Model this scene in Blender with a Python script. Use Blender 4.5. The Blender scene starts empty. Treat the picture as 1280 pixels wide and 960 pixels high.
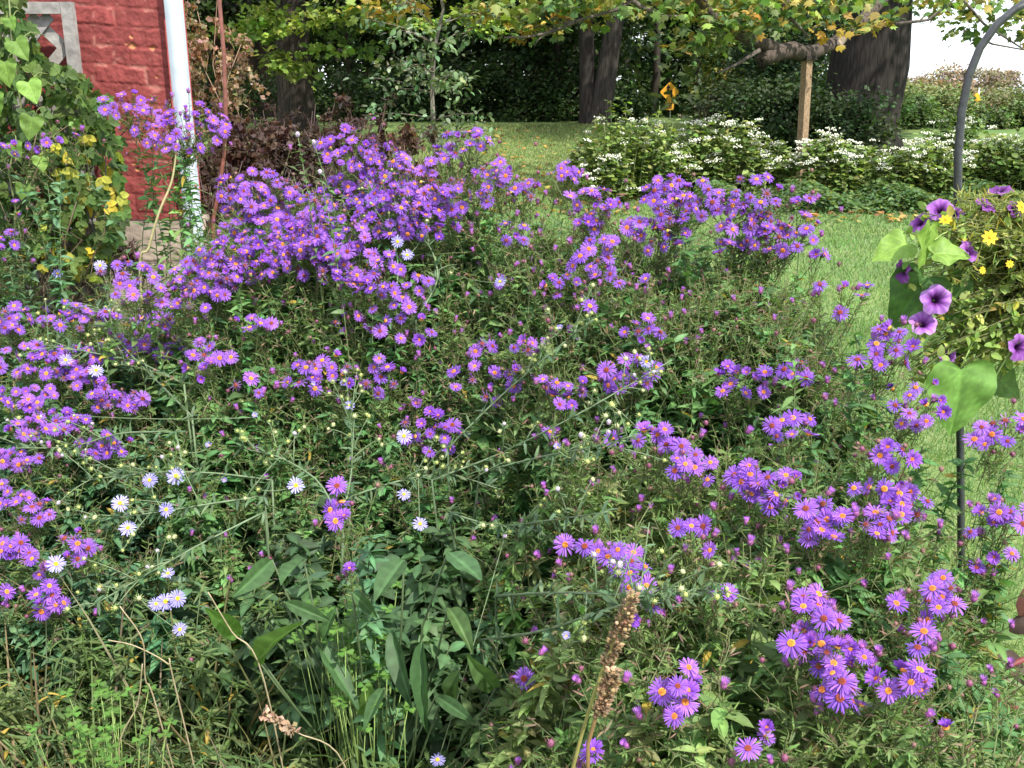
import bpy, math
import numpy as np
from mathutils import Vector, Matrix

R = np.random.default_rng(11)
D2R = math.radians
scn = bpy.context.scene
COL = scn.collection

# ------------------------------------------------------------------ camera, sky, sun, exposure
CAM_H, PITCH, FPX = 1.6, D2R(16.4), 1240.0
cam_d = bpy.data.cameras.new('camera')
cam_d.sensor_width = 36.0
cam_d.lens = FPX / 1280 * 36
cam_d.clip_start, cam_d.clip_end = 0.05, 2000
cam = bpy.data.objects.new('camera', cam_d)
cam.location = (0, 0, CAM_H)
cam.rotation_euler = (math.pi / 2 - PITCH, 0, 0)
COL.objects.link(cam)
scn.camera = cam

SUN_EL, SUN_AZ = D2R(50), D2R(138)        # azimuth clockwise from straight ahead
scn.view_settings.view_transform = 'Standard'
scn.view_settings.look = 'None'
scn.view_settings.gamma = 1
scn.view_settings.exposure = 0.98
scn.cycles.max_bounces = 6
scn.cycles.diffuse_bounces = 3
scn.cycles.glossy_bounces = 2
scn.cycles.transmission_bounces = 4
scn.cycles.use_denoising = True

world = bpy.data.worlds.new('World')
scn.world = world
world.use_nodes = True
wn, wl = world.node_tree.nodes, world.node_tree.links
for n in list(wn): wn.remove(n)
sky = wn.new('ShaderNodeTexSky'); sky.sky_type = 'NISHITA'; sky.sun_disc = False
sky.sun_elevation = SUN_EL; sky.sun_rotation = SUN_AZ
tc = wn.new('ShaderNodeTexCoord')
cn = wn.new('ShaderNodeTexNoise'); cn.inputs['Scale'].default_value = 2.2; cn.inputs['Detail'].default_value = 6
cr = wn.new('ShaderNodeValToRGB')
cr.color_ramp.elements[0].position = 0.30; cr.color_ramp.elements[0].color = (.55, .55, .55, 1)
cr.color_ramp.elements[1].position = 0.62; cr.color_ramp.elements[1].color = (.97, .97, .97, 1)
mx = wn.new('ShaderNodeMix'); mx.data_type = 'RGBA'
mx.inputs[7].default_value = (8.3, 8.8, 9.6, 1)     # bright thin cloud
bg = wn.new('ShaderNodeBackground'); bg.inputs['Strength'].default_value = 0.12
wo = wn.new('ShaderNodeOutputWorld')
wl.new(tc.outputs['Generated'], cn.inputs['Vector'])
wl.new(cn.outputs['Fac'], cr.inputs['Fac'])
wl.new(cr.outputs['Color'], mx.inputs[0])
wl.new(sky.outputs['Color'], mx.inputs[6])
wl.new(mx.outputs[2], bg.inputs['Color'])
wl.new(bg.outputs[0], wo.inputs[0])

sd = bpy.data.lights.new('sun', 'SUN'); sd.energy = 4.2; sd.angle = D2R(1.0); sd.color = (1, .95, .87)
so = bpy.data.objects.new('sun', sd)
sdir = Vector((math.sin(SUN_AZ) * math.cos(SUN_EL), math.cos(SUN_AZ) * math.cos(SUN_EL), math.sin(SUN_EL)))
so.rotation_euler = sdir.to_track_quat('Z', 'Y').to_euler()
COL.objects.link(so)

# ------------------------------------------------------------------ view helpers
CP, SP = math.cos(PITCH), math.sin(PITCH)
def ray(px, py):
    a, b = (px - 640) / FPX, (480 - py) / FPX
    return np.array([a, CP + b * SP, -SP + b * CP])
def pt(px, py, D):
    d = ray(px, py)
    return np.array([0, 0, CAM_H]) + d * (D / d[1])
def gz(y):
    return float(np.interp(y, [-50, 12, 16, 28, 36, 52, 400], [0, 0, .22, .75, .75, 0, 0]))
def on_ground(px, D):
    p = pt(px, 300, D); z = gz(D)
    zc = D * CP + (CAM_H - z) * SP
    return np.array([(px - 640) / FPX * zc, D, z])
def at_h(px, D, z):
    zc = D * CP + (CAM_H - z) * SP
    return np.array([(px - 640) / FPX * zc, D, z])
def nrm(v):
    v = np.asarray(v, float)
    return v / np.maximum(np.linalg.norm(v, axis=-1, keepdims=True), 1e-9)
def rnd(n, a, b): return R.uniform(a, b, n)

# ------------------------------------------------------------------ mesh building
class T:                                   # a small template shape
    def __init__(s, v, faces, vt=None):
        s.vt = None if vt is None else np.array(vt, float)
        s.v = np.array(v, float)
        s.loops = np.array([i for f in faces for i in f], int)
        s.sizes = np.array([len(f) for f in faces], int)

class MB:
    def __init__(s):
        s.v, s.l, s.s, s.t, s.m, s.n = [], [], [], [], [], 0
    def add(s, tpl, M, pos, tint, mat=0):  # n copies of a template
        n = len(pos)
        if n == 0: return
        v = np.einsum('nij,vj->nvi', M, tpl.v) + pos[:, None, :]
        V = len(tpl.v)
        s.v.append(v.reshape(-1, 3))
        s.l.append((tpl.loops[None] + (np.arange(n) * V)[:, None] + s.n).ravel())
        s.s.append(np.tile(tpl.sizes, n))
        s.m.append(np.full(n * len(tpl.sizes), mat))
        tint = np.broadcast_to(np.asarray(tint, float), (n, 3))
        tt = np.repeat(tint, V, axis=0)
        if tpl.vt is not None: tt = tt * np.tile(tpl.vt, n)[:, None]
        s.t.append(tt)
        s.n += n * V
    def raw(s, v, faces, tint, mat=0):
        v = np.asarray(v, float)
        s.v.append(v)
        s.l.append(np.array([i for f in faces for i in f], int) + s.n)
        s.s.append(np.array([len(f) for f in faces], int))
        s.m.append(np.full(len(faces), mat))
        s.t.append(np.broadcast_to(np.asarray(tint, float), (len(v), 3)))
        s.n += len(v)
    def tube(s, pts, rad, sides=5, tint=(1, 1, 1), mat=0, cap=True):
        p = np.asarray(pts, float); k = len(p)
        rad = np.broadcast_to(np.asarray(rad, float), (k,))
        d = nrm(np.gradient(p, axis=0))
        ref = np.array([0, 0, 1.]) if abs(d[0, 2]) < .9 else np.array([1., 0, 0])
        u = nrm(np.cross(d, ref)); w = np.cross(d, u)
        a = np.linspace(0, 2 * math.pi, sides, endpoint=False)
        v = p[:, None] + rad[:, None, None] * (np.cos(a)[None, :, None] * u[:, None] + np.sin(a)[None, :, None] * w[:, None])
        f = []
        for i in range(k - 1):
            for j in range(sides):
                j2 = (j + 1) % sides
                f.append((i * sides + j, i * sides + j2, (i + 1) * sides + j2, (i + 1) * sides + j))
        if cap:
            f.append(tuple(range(sides))[::-1]); f.append(tuple((k - 1) * sides + j for j in range(sides)))
        s.raw(v.reshape(-1, 3), f, tint, mat)
    def smooth(s, pts, rad, sides=5, tint=(1, 1, 1), k=6):
        p = np.asarray(pts, float); q = np.concatenate([[2 * p[0] - p[1]], p, [2 * p[-1] - p[-2]]]); o = []
        for i in range(1, len(q) - 2):
            for t in np.linspace(0, 1, k, endpoint=False):
                a, b, c, d = q[i - 1:i + 3]; o.append(.5 * (2 * b + (c - a) * t + (2 * a - 5 * b + 4 * c - d) * t * t + (3 * b - a - 3 * c + d) * t ** 3))
        o.append(p[-1]); r = np.interp(np.linspace(0, 1, len(o)), np.linspace(0, 1, len(p)), np.broadcast_to(rad, (len(p),)))
        s.tube(o, r, sides, tint)
    def box(s, c, h, tint=(1, 1, 1), mat=0, rot=None):
        v = np.array([[x, y, z] for x in (-1, 1) for y in (-1, 1) for z in (-1, 1)], float) * np.asarray(h)
        if rot is not None: v = v @ np.asarray(rot).T
        s.raw(v + np.asarray(c), [(0, 1, 3, 2), (4, 6, 7, 5), (0, 4, 5, 1), (2, 3, 7, 6), (0, 2, 6, 4), (1, 5, 7, 3)], tint, mat)
    def mesh(s, name, mats, smooth=True):
        me = bpy.data.meshes.new(name)
        v = np.concatenate(s.v); l = np.concatenate(s.l); z = np.concatenate(s.s); t = np.concatenate(s.t); m = np.concatenate(s.m)
        me.vertices.add(len(v)); me.vertices.foreach_set('co', v.ravel().astype(np.float32))
        me.loops.add(len(l)); me.loops.foreach_set('vertex_index', l.astype(np.int32))
        me.polygons.add(len(z))
        st = np.concatenate([[0], np.cumsum(z)[:-1]])
        me.polygons.foreach_set('loop_start', st.astype(np.int32))
        me.polygons.foreach_set('loop_total', z.astype(np.int32))
        me.polygons.foreach_set('material_index', m.astype(np.int32))
        me.polygons.foreach_set('use_smooth', np.full(len(z), smooth))
        ca = me.attributes.new('tint', 'FLOAT_COLOR', 'POINT')
        ca.data.foreach_set('color', np.concatenate([t, np.ones((len(t), 1))], 1).ravel().astype(np.float32))
        for x in (mats if isinstance(mats, (list, tuple)) else [mats]): me.materials.append(x)
        me.update(calc_edges=True); me.validate()
        return me
    def build(s, name, mats, parent=None, smooth=True):
        return obj(name, s.mesh(name, mats, smooth), parent)

def obj(name, me, parent=None):
    o = bpy.data.objects.new(name, me); COL.objects.link(o)
    if parent is not None:
        o.parent = parent
        o.matrix_parent_inverse = Matrix.Translation(-parent.location)   # parts are built in world space
    return o
def tag(o, label=None, cat=None, group=None, kind=None):
    if label: o['label'] = label
    if cat: o['category'] = cat
    if group: o['group'] = group
    if kind: o['kind'] = kind
    return o
def thing(name, loc, label, cat, group=None):
    e = bpy.data.objects.new(name, None); e.empty_display_size = .05
    e.location = [float(x) for x in loc]; COL.objects.link(e)
    return tag(e, label, cat, group)

def frames(axis, up):                      # columns: side, axis, normal
    y = nrm(axis); x = nrm(np.cross(y, up)); z = np.cross(x, y)
    return np.stack([x, y, z], axis=2)
def scaled(F, sx, sy=None, sz=None):
    sy = sx if sy is None else sy; sz = sy if sz is None else sz
    n = len(F)
    S = np.stack([np.broadcast_to(sx, n), np.broadcast_to(sy, n), np.broadcast_to(sz, n)], 1)
    return F * S[:, None, :]

def leaf_tpl(ts, ws, droop=.2, fold=.25, wave=0.0, rib=1.):
    v, f, vt = [], [], []
    for i, (t, w) in enumerate(zip(ts, ws)):
        z = -droop * t * t
        q = wave * math.sin(i * 2.1)
        v += [(-w / 2, t, z + fold * w / 2 + q * w), (0, t, z), (w / 2, t, z + fold * w / 2 - q * w)]; vt += [.95, rib, .95]
    for i in range(len(ts) - 1):
        a, b = 3 * i, 3 * i + 3
        f += [(a, a + 1, b + 1, b), (a + 1, a + 2, b + 2, b + 1)]
    return T(v, f, vt)
LANCE = [leaf_tpl([0, .15, .45, .75, 1], [.12, .28, .34, .22, .01], d, .35, w, 1.2) for d, w in ((.1, .0), (.35, .12), (.6, .0), (.2, .2))]
NARROW = [leaf_tpl([0, .3, .7, 1], [.05, .12, .10, .005], d, .4) for d in (.05, .3, .6)]
BROAD = [leaf_tpl([0, .1, .3, .55, .8, 1], [.06, .2, .42, .44, .24, .01], d, .3, w, 1.35) for d, w in ((.15, .03), (.45, .06), (.75, .0))]
OVAL = [leaf_tpl([0, .2, .5, .8, 1], [.06, .5, .66, .42, .02], d, .22) for d in (.05, .3)]
def heart_tpl(droop, fold=.25):
    side = [(.02, .0), (.14, -.12), (.30, -.15), (.44, -.08), (.515, .07), (.50, .24), (.42, .44), (.29, .65), (.15, .83), (.06, .93), (0.001, 1.)]
    mid = [0, .0, .01, .04, .12, .25, .42, .62, .81, .92, 1.]
    v, f, vt = [], [], []
    for (x, y), c in zip(side, mid):
        for k in (-1, -.5, 0, .5, 1):
            t = c + (y - c) * abs(k); r = abs(x * k)
            v.append((x * k, t, fold * r * (1 - .9 * r) - droop * max(t, 0) ** 2 + .03 * math.sin(t * 9) * abs(k) * r * 4)); vt.append(1.22 if k == 0 else (.98 if abs(k) < .9 else .93))
    for i in range(len(side) - 1):
        for j in range(4): f.append((5 * i + j, 5 * i + j + 1, 5 * i + 6 + j, 5 * i + 5 + j))
    return T(v, f, vt)
HEART = [heart_tpl(d) for d in (.15, .4)]
def heart_fine(droop, fold, wv):                     # big leaves with veins
    side = np.array([(.02, .0), (.14, -.12), (.30, -.15), (.44, -.08), (.515, .07), (.50, .24), (.42, .44), (.29, .65), (.15, .83), (.06, .93), (0.001, 1.)])
    mid = np.array([0, .0, .01, .04, .12, .25, .42, .62, .81, .92, 1.])
    nu, nk = 31, 25; u = np.linspace(0, 10, nu); i = np.arange(11.)
    sx, sy, c = np.interp(u, i, side[:, 0]), np.interp(u, i, side[:, 1]), np.interp(u, i, mid)
    v, f, vt = [], [], []
    for a in range(nu):
        for k in np.linspace(-1, 1, nk):
            x = sx[a] * k; t = c[a] + (sy[a] - c[a]) * abs(k); r = abs(x)
            d = min([r] + [abs((t - t0) - s_ * r) * (.8 if t0 else .9) for t0, s_ in ((0, -.28), (0, .55), (.02, 1.7), (.2, .95), (.38, 1.0), (.55, 1.1), (.7, 1.2)) if t - t0 > -.2])
            vein = math.exp(-(d / .014) ** 2)
            z = fold * r * (1 - 1.1 * r) - droop * max(t, 0) ** 2 + wv * math.sin(t * 11 + 2 * k) * r * 2 - .006 * vein
            v.append((x, t, z)); vt.append(.94 + .34 * vein)
    for a in range(nu - 1):
        for j in range(nk - 1): f.append((nk * a + j, nk * a + j + 1, nk * (a + 1) + j + 1, nk * (a + 1) + j))
    return T(v, f, vt)
HEARTF = [heart_fine(.15, .3, .05), heart_fine(.35, .5, .08), heart_fine(.05, .15, .06)]
GRASS = [leaf_tpl([0, .3, .6, .85, 1], [.035, .035, .03, .018, .002], d, .5) for d in (.1, .5, .95)]
DIAM = T([(0, 0, 0), (.42, .5, .1), (0, 1, -.08), (-.42, .5, .1)], [(0, 1, 2), (0, 2, 3)])
def maple_tpl():
    a = [(0, 0), (.30, .02), (.52, .28), (.30, .38), (.58, .72), (.24, .66), (.0, 1.0), (-.24, .66), (-.58, .72), (-.30, .38), (-.52, .28), (-.30, .02)]
    v = [(0, .35, 0)] + [(x, y, -.25 * abs(x) - .1 * y * y) for x, y in a]
    return T(v, [(0, i, i % 12 + 1) for i in range(1, 13)])
MAPLE = maple_tpl()
def ball_tpl(seg=7, ring=4):
    v, f = [(0, 0, -1)], []
    for i in range(1, ring):
        a = math.pi * i / ring - math.pi / 2
        for j in range(seg):
            b = 2 * math.pi * j / seg
            v.append((math.cos(a) * math.cos(b), math.cos(a) * math.sin(b), math.sin(a)))
    v.append((0, 0, 1)); L = len(v) - 1
    for j in range(seg):
        f.append((0, 1 + (j + 1) % seg, 1 + j))
        f.append((L, L - seg + j, L - seg + (j + 1) % seg))
        for i in range(ring - 2):
            a = 1 + i * seg
            f.append((a + j, a + (j + 1) % seg, a + seg + (j + 1) % seg, a + seg + j))
    return T(v, f)
BALL = ball_tpl()
def rand_dirs(n, zlo=-1, zhi=1):
    a = rnd(n, 0, 2 * math.pi); z = rnd(n, zlo, zhi); r = np.sqrt(1 - z * z)
    return np.stack([r * np.cos(a), r * np.sin(a), z], 1)
def rand_rot(n): 
    return frames(rand_dirs(n), rand_dirs(n))
def tints(n, cols, jit=.18):
    cols = np.asarray(cols, float).reshape(-1, 3)
    c = cols[R.integers(0, len(cols), n)]
    return np.clip(c * (1 + R.normal(0, jit, (n, 1))) * (1 + R.normal(0, jit * .35, (n, 3))), .004, .95)

# ------------------------------------------------------------------ materials
def new_mat(name):
    m = bpy.data.materials.new(name); m.use_nodes = True
    nt = m.node_tree; b = nt.nodes['Principled BSDF']
    return m, nt, b
def N(nt, kind, **kw):
    n = nt.nodes.new(kind)
    for k, v in kw.items():
        if k in n.inputs: n.inputs[k].default_value = v
        else: setattr(n, k, v)
    return n
def tint_mat(name, rough=.5, noise=30., amt=.25, transl=0., spec=.4, bump=0., tr_mul=(1.5, 1.6, .7), stretch=None):
    m, nt, b = new_mat(name); L = nt.links.new
    a = N(nt, 'ShaderNodeAttribute', attribute_name='tint')
    tcn = N(nt, 'ShaderNodeTexCoord')
    no = N(nt, 'ShaderNodeTexNoise', Scale=noise, Detail=4.)
    mr = N(nt, 'ShaderNodeMapRange'); mr.inputs[3].default_value = 1 - amt; mr.inputs[4].default_value = 1 + amt
    mr.inputs[1].default_value = .3; mr.inputs[2].default_value = .7
    mu = N(nt, 'ShaderNodeVectorMath', operation='MULTIPLY')
    if stretch:
        mp = N(nt, 'ShaderNodeMapping'); mp.inputs['Scale'].default_value = stretch
        L(tcn.outputs['Object'], mp.inputs['Vector']); L(mp.outputs[0], no.inputs['Vector'])
    else: L(tcn.outputs['Object'], no.inputs['Vector'])
    L(no.outputs['Fac'], mr.inputs[0])
    L(a.outputs['Color'], mu.inputs[0]); L(mr.outputs[0], mu.inputs[1])
    L(mu.outputs[0], b.inputs['Base Color'])
    b.inputs['Roughness'].default_value = rough
    b.inputs['Specular IOR Level'].default_value = spec
    if bump:
        bp = N(nt, 'ShaderNodeBump', Strength=bump, Distance=.02)
        L(no.outputs['Fac'], bp.inputs['Height']); L(bp.outputs[0], b.inputs['Normal'])
    if transl:
        tr = N(nt, 'ShaderNodeBsdfTranslucent'); ms = N(nt, 'ShaderNodeMixShader'); ms.inputs[0].default_value = transl
        m2 = N(nt, 'ShaderNodeVectorMath', operation='MULTIPLY'); m2.inputs[1].default_value = tr_mul
        L(mu.outputs[0], m2.inputs[0]); L(m2.outputs[0], tr.inputs['Color'])
        L(b.outputs[0], ms.inputs[1]); L(tr.outputs[0], ms.inputs[2])
        L(ms.outputs[0], nt.nodes['Material Output'].inputs['Surface'])
    return m
M_LEAF = tint_mat('leaf', .55, 45., .22, .32, .25)
M_FARLEAF = tint_mat('tree_leaf', .55, 3., .3, .25, .25)
M_STEM = tint_mat('plant_stem', .6, 60., .2)
M_BARK = tint_mat('bark', .9, 9., .5, 0, .1, .8, stretch=(3, 3, .35))
M_WOOD = tint_mat('weathered_wood', .85, 25., .3, 0, .15, .3)
M_MISC = tint_mat('painted_surface', .6, 12., .12, 0, .3)
M_METAL = tint_mat('dark_metal', .38, 40., .35, 0, .6, .1)
M_BRICK = tint_mat('painted_brick', .78, 38., .16, 0, .22, .35)
M_CONC = tint_mat('concrete', .9, 18., .25, 0, .15, .4)
M_DISC = tint_mat('flower_disc', .8, 900., .35, 0, .1)
M_PETUNIA = tint_mat('petunia_petal', .55, 60., .15, .25, .2, 0, (1.2, 1.0, 1.2))

def petal_mat(name, c1, c2, transl=.3):
    m, nt, b = new_mat(name); L = nt.links.new
    oi = N(nt, 'ShaderNodeObjectInfo'); mixn = N(nt, 'ShaderNodeMix', data_type='RGBA')
    mixn.inputs[6].default_value = (*c1, 1); mixn.inputs[7].default_value = (*c2, 1)
    a = N(nt, 'ShaderNodeAttribute', attribute_name='tint')
    mu = N(nt, 'ShaderNodeVectorMath', operation='MULTIPLY')
    L(oi.outputs['Random'], mixn.inputs[0]); L(mixn.outputs[2], mu.inputs[0]); L(a.outputs['Color'], mu.inputs[1])
    L(mu.outputs[0], b.inputs['Base Color']); b.inputs['Roughness'].default_value = .6; b.inputs['Specular IOR Level'].default_value = .2
    tr = N(nt, 'ShaderNodeBsdfTranslucent'); ms = N(nt, 'ShaderNodeMixShader'); ms.inputs[0].default_value = transl
    L(mu.outputs[0], tr.inputs['Color']); L(b.outputs[0], ms.inputs[1]); L(tr.outputs[0], ms.inputs[2])
    L(ms.outputs[0], nt.nodes['Material Output'].inputs['Surface'])
    return m
M_PETAL = petal_mat('violet_petal', (.235, .082, .52), (.345, .132, .59))
M_PALE = petal_mat('lavender_petal', (.30, .27, .66), (.42, .39, .72))

def ground_mat(name, c1, c2, c3, s1=3., s2=60., rough=.95, bump=.6):
    m, nt, b = new_mat(name); L = nt.links.new
    t = N(nt, 'ShaderNodeTexCoord')
    n1 = N(nt, 'ShaderNodeTexNoise', Scale=s1, Detail=5.); n2 = N(nt, 'ShaderNodeTexNoise', Scale=s2, Detail=6.)
    r1 = N(nt, 'ShaderNodeValToRGB'); r1.color_ramp.elements[0].position = .35; r1.color_ramp.elements[1].position = .65
    r1.color_ramp.elements[0].color = (*c1, 1); r1.color_ramp.elements[1].color = (*c2, 1)
    mixn = N(nt, 'ShaderNodeMix', data_type='RGBA'); mixn.inputs[7].default_value = (*c3, 1)
    r2 = N(nt, 'ShaderNodeMapRange'); r2.inputs[1].default_value = .5; r2.inputs[2].default_value = .72
    for n in (n1, n2): L(t.outputs['Object'], n.inputs['Vector'])
    L(n1.outputs['Fac'], r1.inputs[0]); L(n2.outputs['Fac'], r2.inputs[0])
    L(r1.outputs[0], mixn.inputs[6]); L(r2.outputs[0], mixn.inputs[0]); L(mixn.outputs[2], b.inputs['Base Color'])
    bp = N(nt, 'ShaderNodeBump', Strength=bump, Distance=.03); L(n2.outputs['Fac'], bp.inputs['Height']); L(bp.outputs[0], b.inputs['Normal'])
    b.inputs['Roughness'].default_value = rough; b.inputs['Specular IOR Level'].default_value = .1
    return m
M_LAWN = ground_mat('lawn_turf', (.11, .185, .06), (.19, .24, .085), (.085, .145, .045), .9, 45.)
M_SOIL = ground_mat('bed_soil', (.035, .026, .018), (.065, .048, .033), (.11, .08, .05), 8., 90.)

# ------------------------------------------------------------------ ground
mb = MB()
ys = np.concatenate([np.linspace(-30, 10, 6), np.linspace(11, 60, 50), [90, 200, 900]])
xs = np.array([-900, -60, -20, -8, 0, 8, 20, 60, 900.])
V = np.array([(x, y, gz(y)) for y in ys for x in xs]); k = len(xs)
mb.raw(V, [(i * k + j, i * k + j + 1, (i + 1) * k + j + 1, (i + 1) * k + j) for i in range(len(ys) - 1) for j in range(k - 1)], (1, 1, 1))
tag(mb.build('ground', M_LAWN), kind='structure')

# soil of the flower bed: a low mound sheet
bed = [(-4.2, .3), (-1, .2), (.2, .25), (.88, .5), (.98, 1.2), (1.0, 2.0), (.92, 2.7), (.55, 3.15), (-.3, 3.4), (-1.3, 3.6), (-1.45, 4.1), (-4.2, 4.1)]
mb = MB()
c = np.mean(bed, axis=0)
ring = [(x, y, .005) for x, y in bed]; inner = [(c[0] + (x - c[0]) * .93, c[1] + (y - c[1]) * .93, .035) for x, y in bed]
n = len(bed)
mb.raw(ring + inner + [(c[0], c[1], .05)], [(i, (i + 1) % n, n + (i + 1) % n, n + i) for i in range(n)] + [(n + i, n + (i + 1) % n, 2 * n) for i in range(n)], (1, 1, 1))
tag(mb.build('soil', M_SOIL), kind='structure')

# lawn grass blades, thick where the lawn is near
def blades(n, x0, x1, y0, y1, h, cols, keep=lambda x, y: np.ones(len(x), bool), w=.0035):
    u = rnd(n, 0, 1); y = y0 * (y1 / y0) ** u; x = x0 + (x1 - x0) * rnd(n, 0, 1)
    s = np.abs(x) < .62 * y + .6; x, y = x[s], y[s]
    s = keep(x, y); x, y = x[s], y[s]; m = len(x)
    z = np.array([gz(q) for q in y])
    d = nrm(np.stack([R.normal(0, .45, m), R.normal(0, .45, m), np.ones(m)], 1))
    F = frames(d, rand_dirs(m))
    L = h * rnd(m, .6, 1.3)
    patch = 1 + .13 * np.sin(x * 1.7 + 2 * np.sin(y * .8)) * np.sin(y * 1.1 + x * .6) + .09 * np.sin(x * 5.1 + y * 3.3) * np.sin(y * 4.7 - x)
    return scaled(F, np.maximum(w, y * .0011), L, L), np.stack([x, y, z], 1), tints(m, cols, .22) * patch[:, None] * np.array([.84, .88, .84])
TRI = T([(-.5, 0, 0), (.5, 0, 0), (0, 1, .15)], [(0, 1, 2)])
from_bed = lambda x, y: ~((x < .95) & (y < 3.2)) & ~((x < -1.2) & (y < 5)) 
mb = MB()
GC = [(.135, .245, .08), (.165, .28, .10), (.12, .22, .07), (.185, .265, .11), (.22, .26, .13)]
mb.add(TRI, *blades(150000, -1.5, 4.5, 1.6, 7., .05, GC, from_bed))
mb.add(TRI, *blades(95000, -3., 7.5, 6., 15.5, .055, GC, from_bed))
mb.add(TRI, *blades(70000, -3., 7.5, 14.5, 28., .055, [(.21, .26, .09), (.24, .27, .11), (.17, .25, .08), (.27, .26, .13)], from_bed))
tag(mb.build('lawn_grass', M_LEAF), 'short mown lawn grass', 'grass', kind='stuff')

# fallen leaves on the lawn
mb = MB()
n = 480
pxs = np.concatenate([rnd(340, 600, 800), rnd(140, 1000, 1290)]); Ds = np.concatenate([rnd(220, 13, 17), rnd(120, 17, 27), rnd(140, 12.4, 13.6)])
P = np.array([on_ground(a, b) for a, b in zip(pxs, Ds)]) + [0, 0, .045]
F = scaled(frames(rand_dirs(n, -.25, .25), rand_dirs(n, .8, 1)), rnd(n, .06, .12))
mb.add(MAPLE, F, P, tints(n, [(.42, .24, .07), (.30, .15, .06), (.5, .33, .1), (.22, .12, .06)], .2))
tag(mb.build('fallen_leaves', M_LEAF), 'scattered dry orange and tan leaves on the grass', 'fallen leaves', kind='stuff')

# ------------------------------------------------------------------ trees and far background
def limb_path(a, b, n=6, sag=.0, wob=.1):
    a, b = np.asarray(a, float), np.asarray(b, float)
    t = np.linspace(0, 1, n)[:, None]
    L = np.linalg.norm(b - a)
    w = R.normal(0, wob * L * .12, (n, 3)); w[0] = 0; w[-1] = 0
    return a + (b - a) * t + w + np.array([0, 0, 1]) * (sag * L * np.sin(t * math.pi))
def trunk_mb(base, r, h, lean=(0, 0), flare=1.5, sides=14, tint=(.07, .055, .045)):
    mb = MB()
    t = np.array([0, .03, .08, .2, .4, .6, .8, 1.])
    p = np.asarray(base) + np.stack([lean[0] * t + R.normal(0, .03, 8) * r, lean[1] * t, h * t - .15], 1)
    mb.tube(p, r * np.interp(t, [0, .03, .1, .5, 1], [flare, 1.22, 1.0, .8, .45]), sides, tint)
    # bark ridges: push ring vertices in and out
    v = mb.v[0]; a = R.normal(0, .06 * r, len(v)); cen = np.repeat(p, sides, 0)
    mb.v[0] = v + nrm(v - cen) * a[:, None]
    return mb
def crown_add(mb, centers, spread, n_each, leaf, cols, tpl=DIAM, flat=.55, jit=.25):
    for c, s, k in zip(centers, spread, n_each):
        k = int(k)
        if k < 1: continue
        g = R.normal(0, 1, (k, 3)) * np.array([1, 1, flat]) * s * .6
        P = c + g
        ax = nrm(g * [1, 1, .2] + R.normal(0, .8, (k, 3)) * s * .5 + [0, 0, -.25 * s])
        up = nrm(R.normal(0, .5, (k, 3)) + [0, 0, 1])
        S = leaf * rnd(k, .6, 1.3)
        base = tints(1, cols, .18)[0]
        mb.add(tpl, scaled(frames(ax, up), S), P, tints(k, [base], jit))
def clumps_in(center, rad, n, shell=.55):
    d = rand_dirs(n); r = np.maximum(rnd(n, 0, 1) ** (1 / 3), shell * rnd(n, .3, 1))
    return np.asarray(center) + d * r[:, None] * np.asarray(rad)
def tree(name, px, D, r, h, crown_c, crown_r, label, cat='tree', n_cl=60, n_leaf=150, leaf=.16, cols=((.05, .09, .025),), lean=(0, 0), extra=None,
         group=None, tpl=DIAM, bark=(.07, .055, .045), clump=1.0):
    b = on_ground(px, D)
    t = thing(name, b, label, cat, group)
    tm = trunk_mb(b, r, h, lean, tint=bark)
    cc = clumps_in(b + np.asarray(crown_c), crown_r, n_cl)
    if extra is not None: cc = np.concatenate([cc, np.asarray(extra)])
    top = b + [lean[0] * .7, lean[1] * .7, h * .62]
    for q in cc[R.choice(len(cc), min(len(cc), 16), replace=False)]:
        s = b + np.array([lean[0], lean[1], h]) * rnd(1, .35, .8)[0]
        tm.tube(limb_path(s, q, 6, .05), np.linspace(r * .28, .015, 6), 5, bark)
    tm.build('trunk', M_BARK, t)
    cm = MB()
    k = len(cc)
    crown_add(cm, cc, clump * rnd(k, .7, 1.3) * np.mean(crown_r) * .28, rnd(k, .6, 1.4) * n_leaf, leaf, cols, tpl)
    cm.build('crown', M_FARLEAF, t)
    return t

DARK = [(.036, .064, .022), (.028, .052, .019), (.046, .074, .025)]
GREEN = [(.06, .105, .03), (.05, .09, .025), (.075, .12, .03)]
YELG = [(.15, .20, .035), (.11, .17, .035), (.20, .21, .04)]
AUT = [(.30, .17, .03), (.34, .22, .04), (.20, .18, .04), (.13, .17, .035)]

# the far-off wood behind everything: one mass
mb = MB()
for i in range(430):
    px = R.uniform(-150, 1010); D = R.uniform(48, 62)
    p = on_ground(px, D) + [0, 0, R.uniform(.3, 13)]
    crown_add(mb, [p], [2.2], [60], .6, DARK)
for px in np.linspace(-100, 900, 26):
    b = on_ground(px + R.uniform(-12, 12), R.uniform(46, 52))
    mb.tube(limb_path(b, b + [R.uniform(-.6, .6), 0, 9], 5), np.linspace(.22, .1, 5), 6, (.035, .028, .022))
tag(mb.build('far_woods', M_FARLEAF), 'dark mass of far-off woods behind the trees', 'woods', kind='stuff')

WL = 'dark leafy woodland tree in the shaded row behind the lawn'
for px, D, r, h in ((150, 33, .25, 11), (250, 38, .3, 12), (330, 40, .25, 12), (440, 36, .2, 12), (505, 40, .3, 13), (575, 35, .2, 11), (640, 36, .22, 12), (697, 33, .13, 10), (712, 42, .3, 13), (815, 58, .3, 12), (885, 58, .25, 11)):
    tree('woodland_tree', px, D, r, h, (0, 0, h * .56), (3.0, 2.6, h * .48), WL, n_cl=80, n_leaf=150, leaf=.24, cols=DARK, group='shaded woodland trees behind the lawn')
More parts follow.
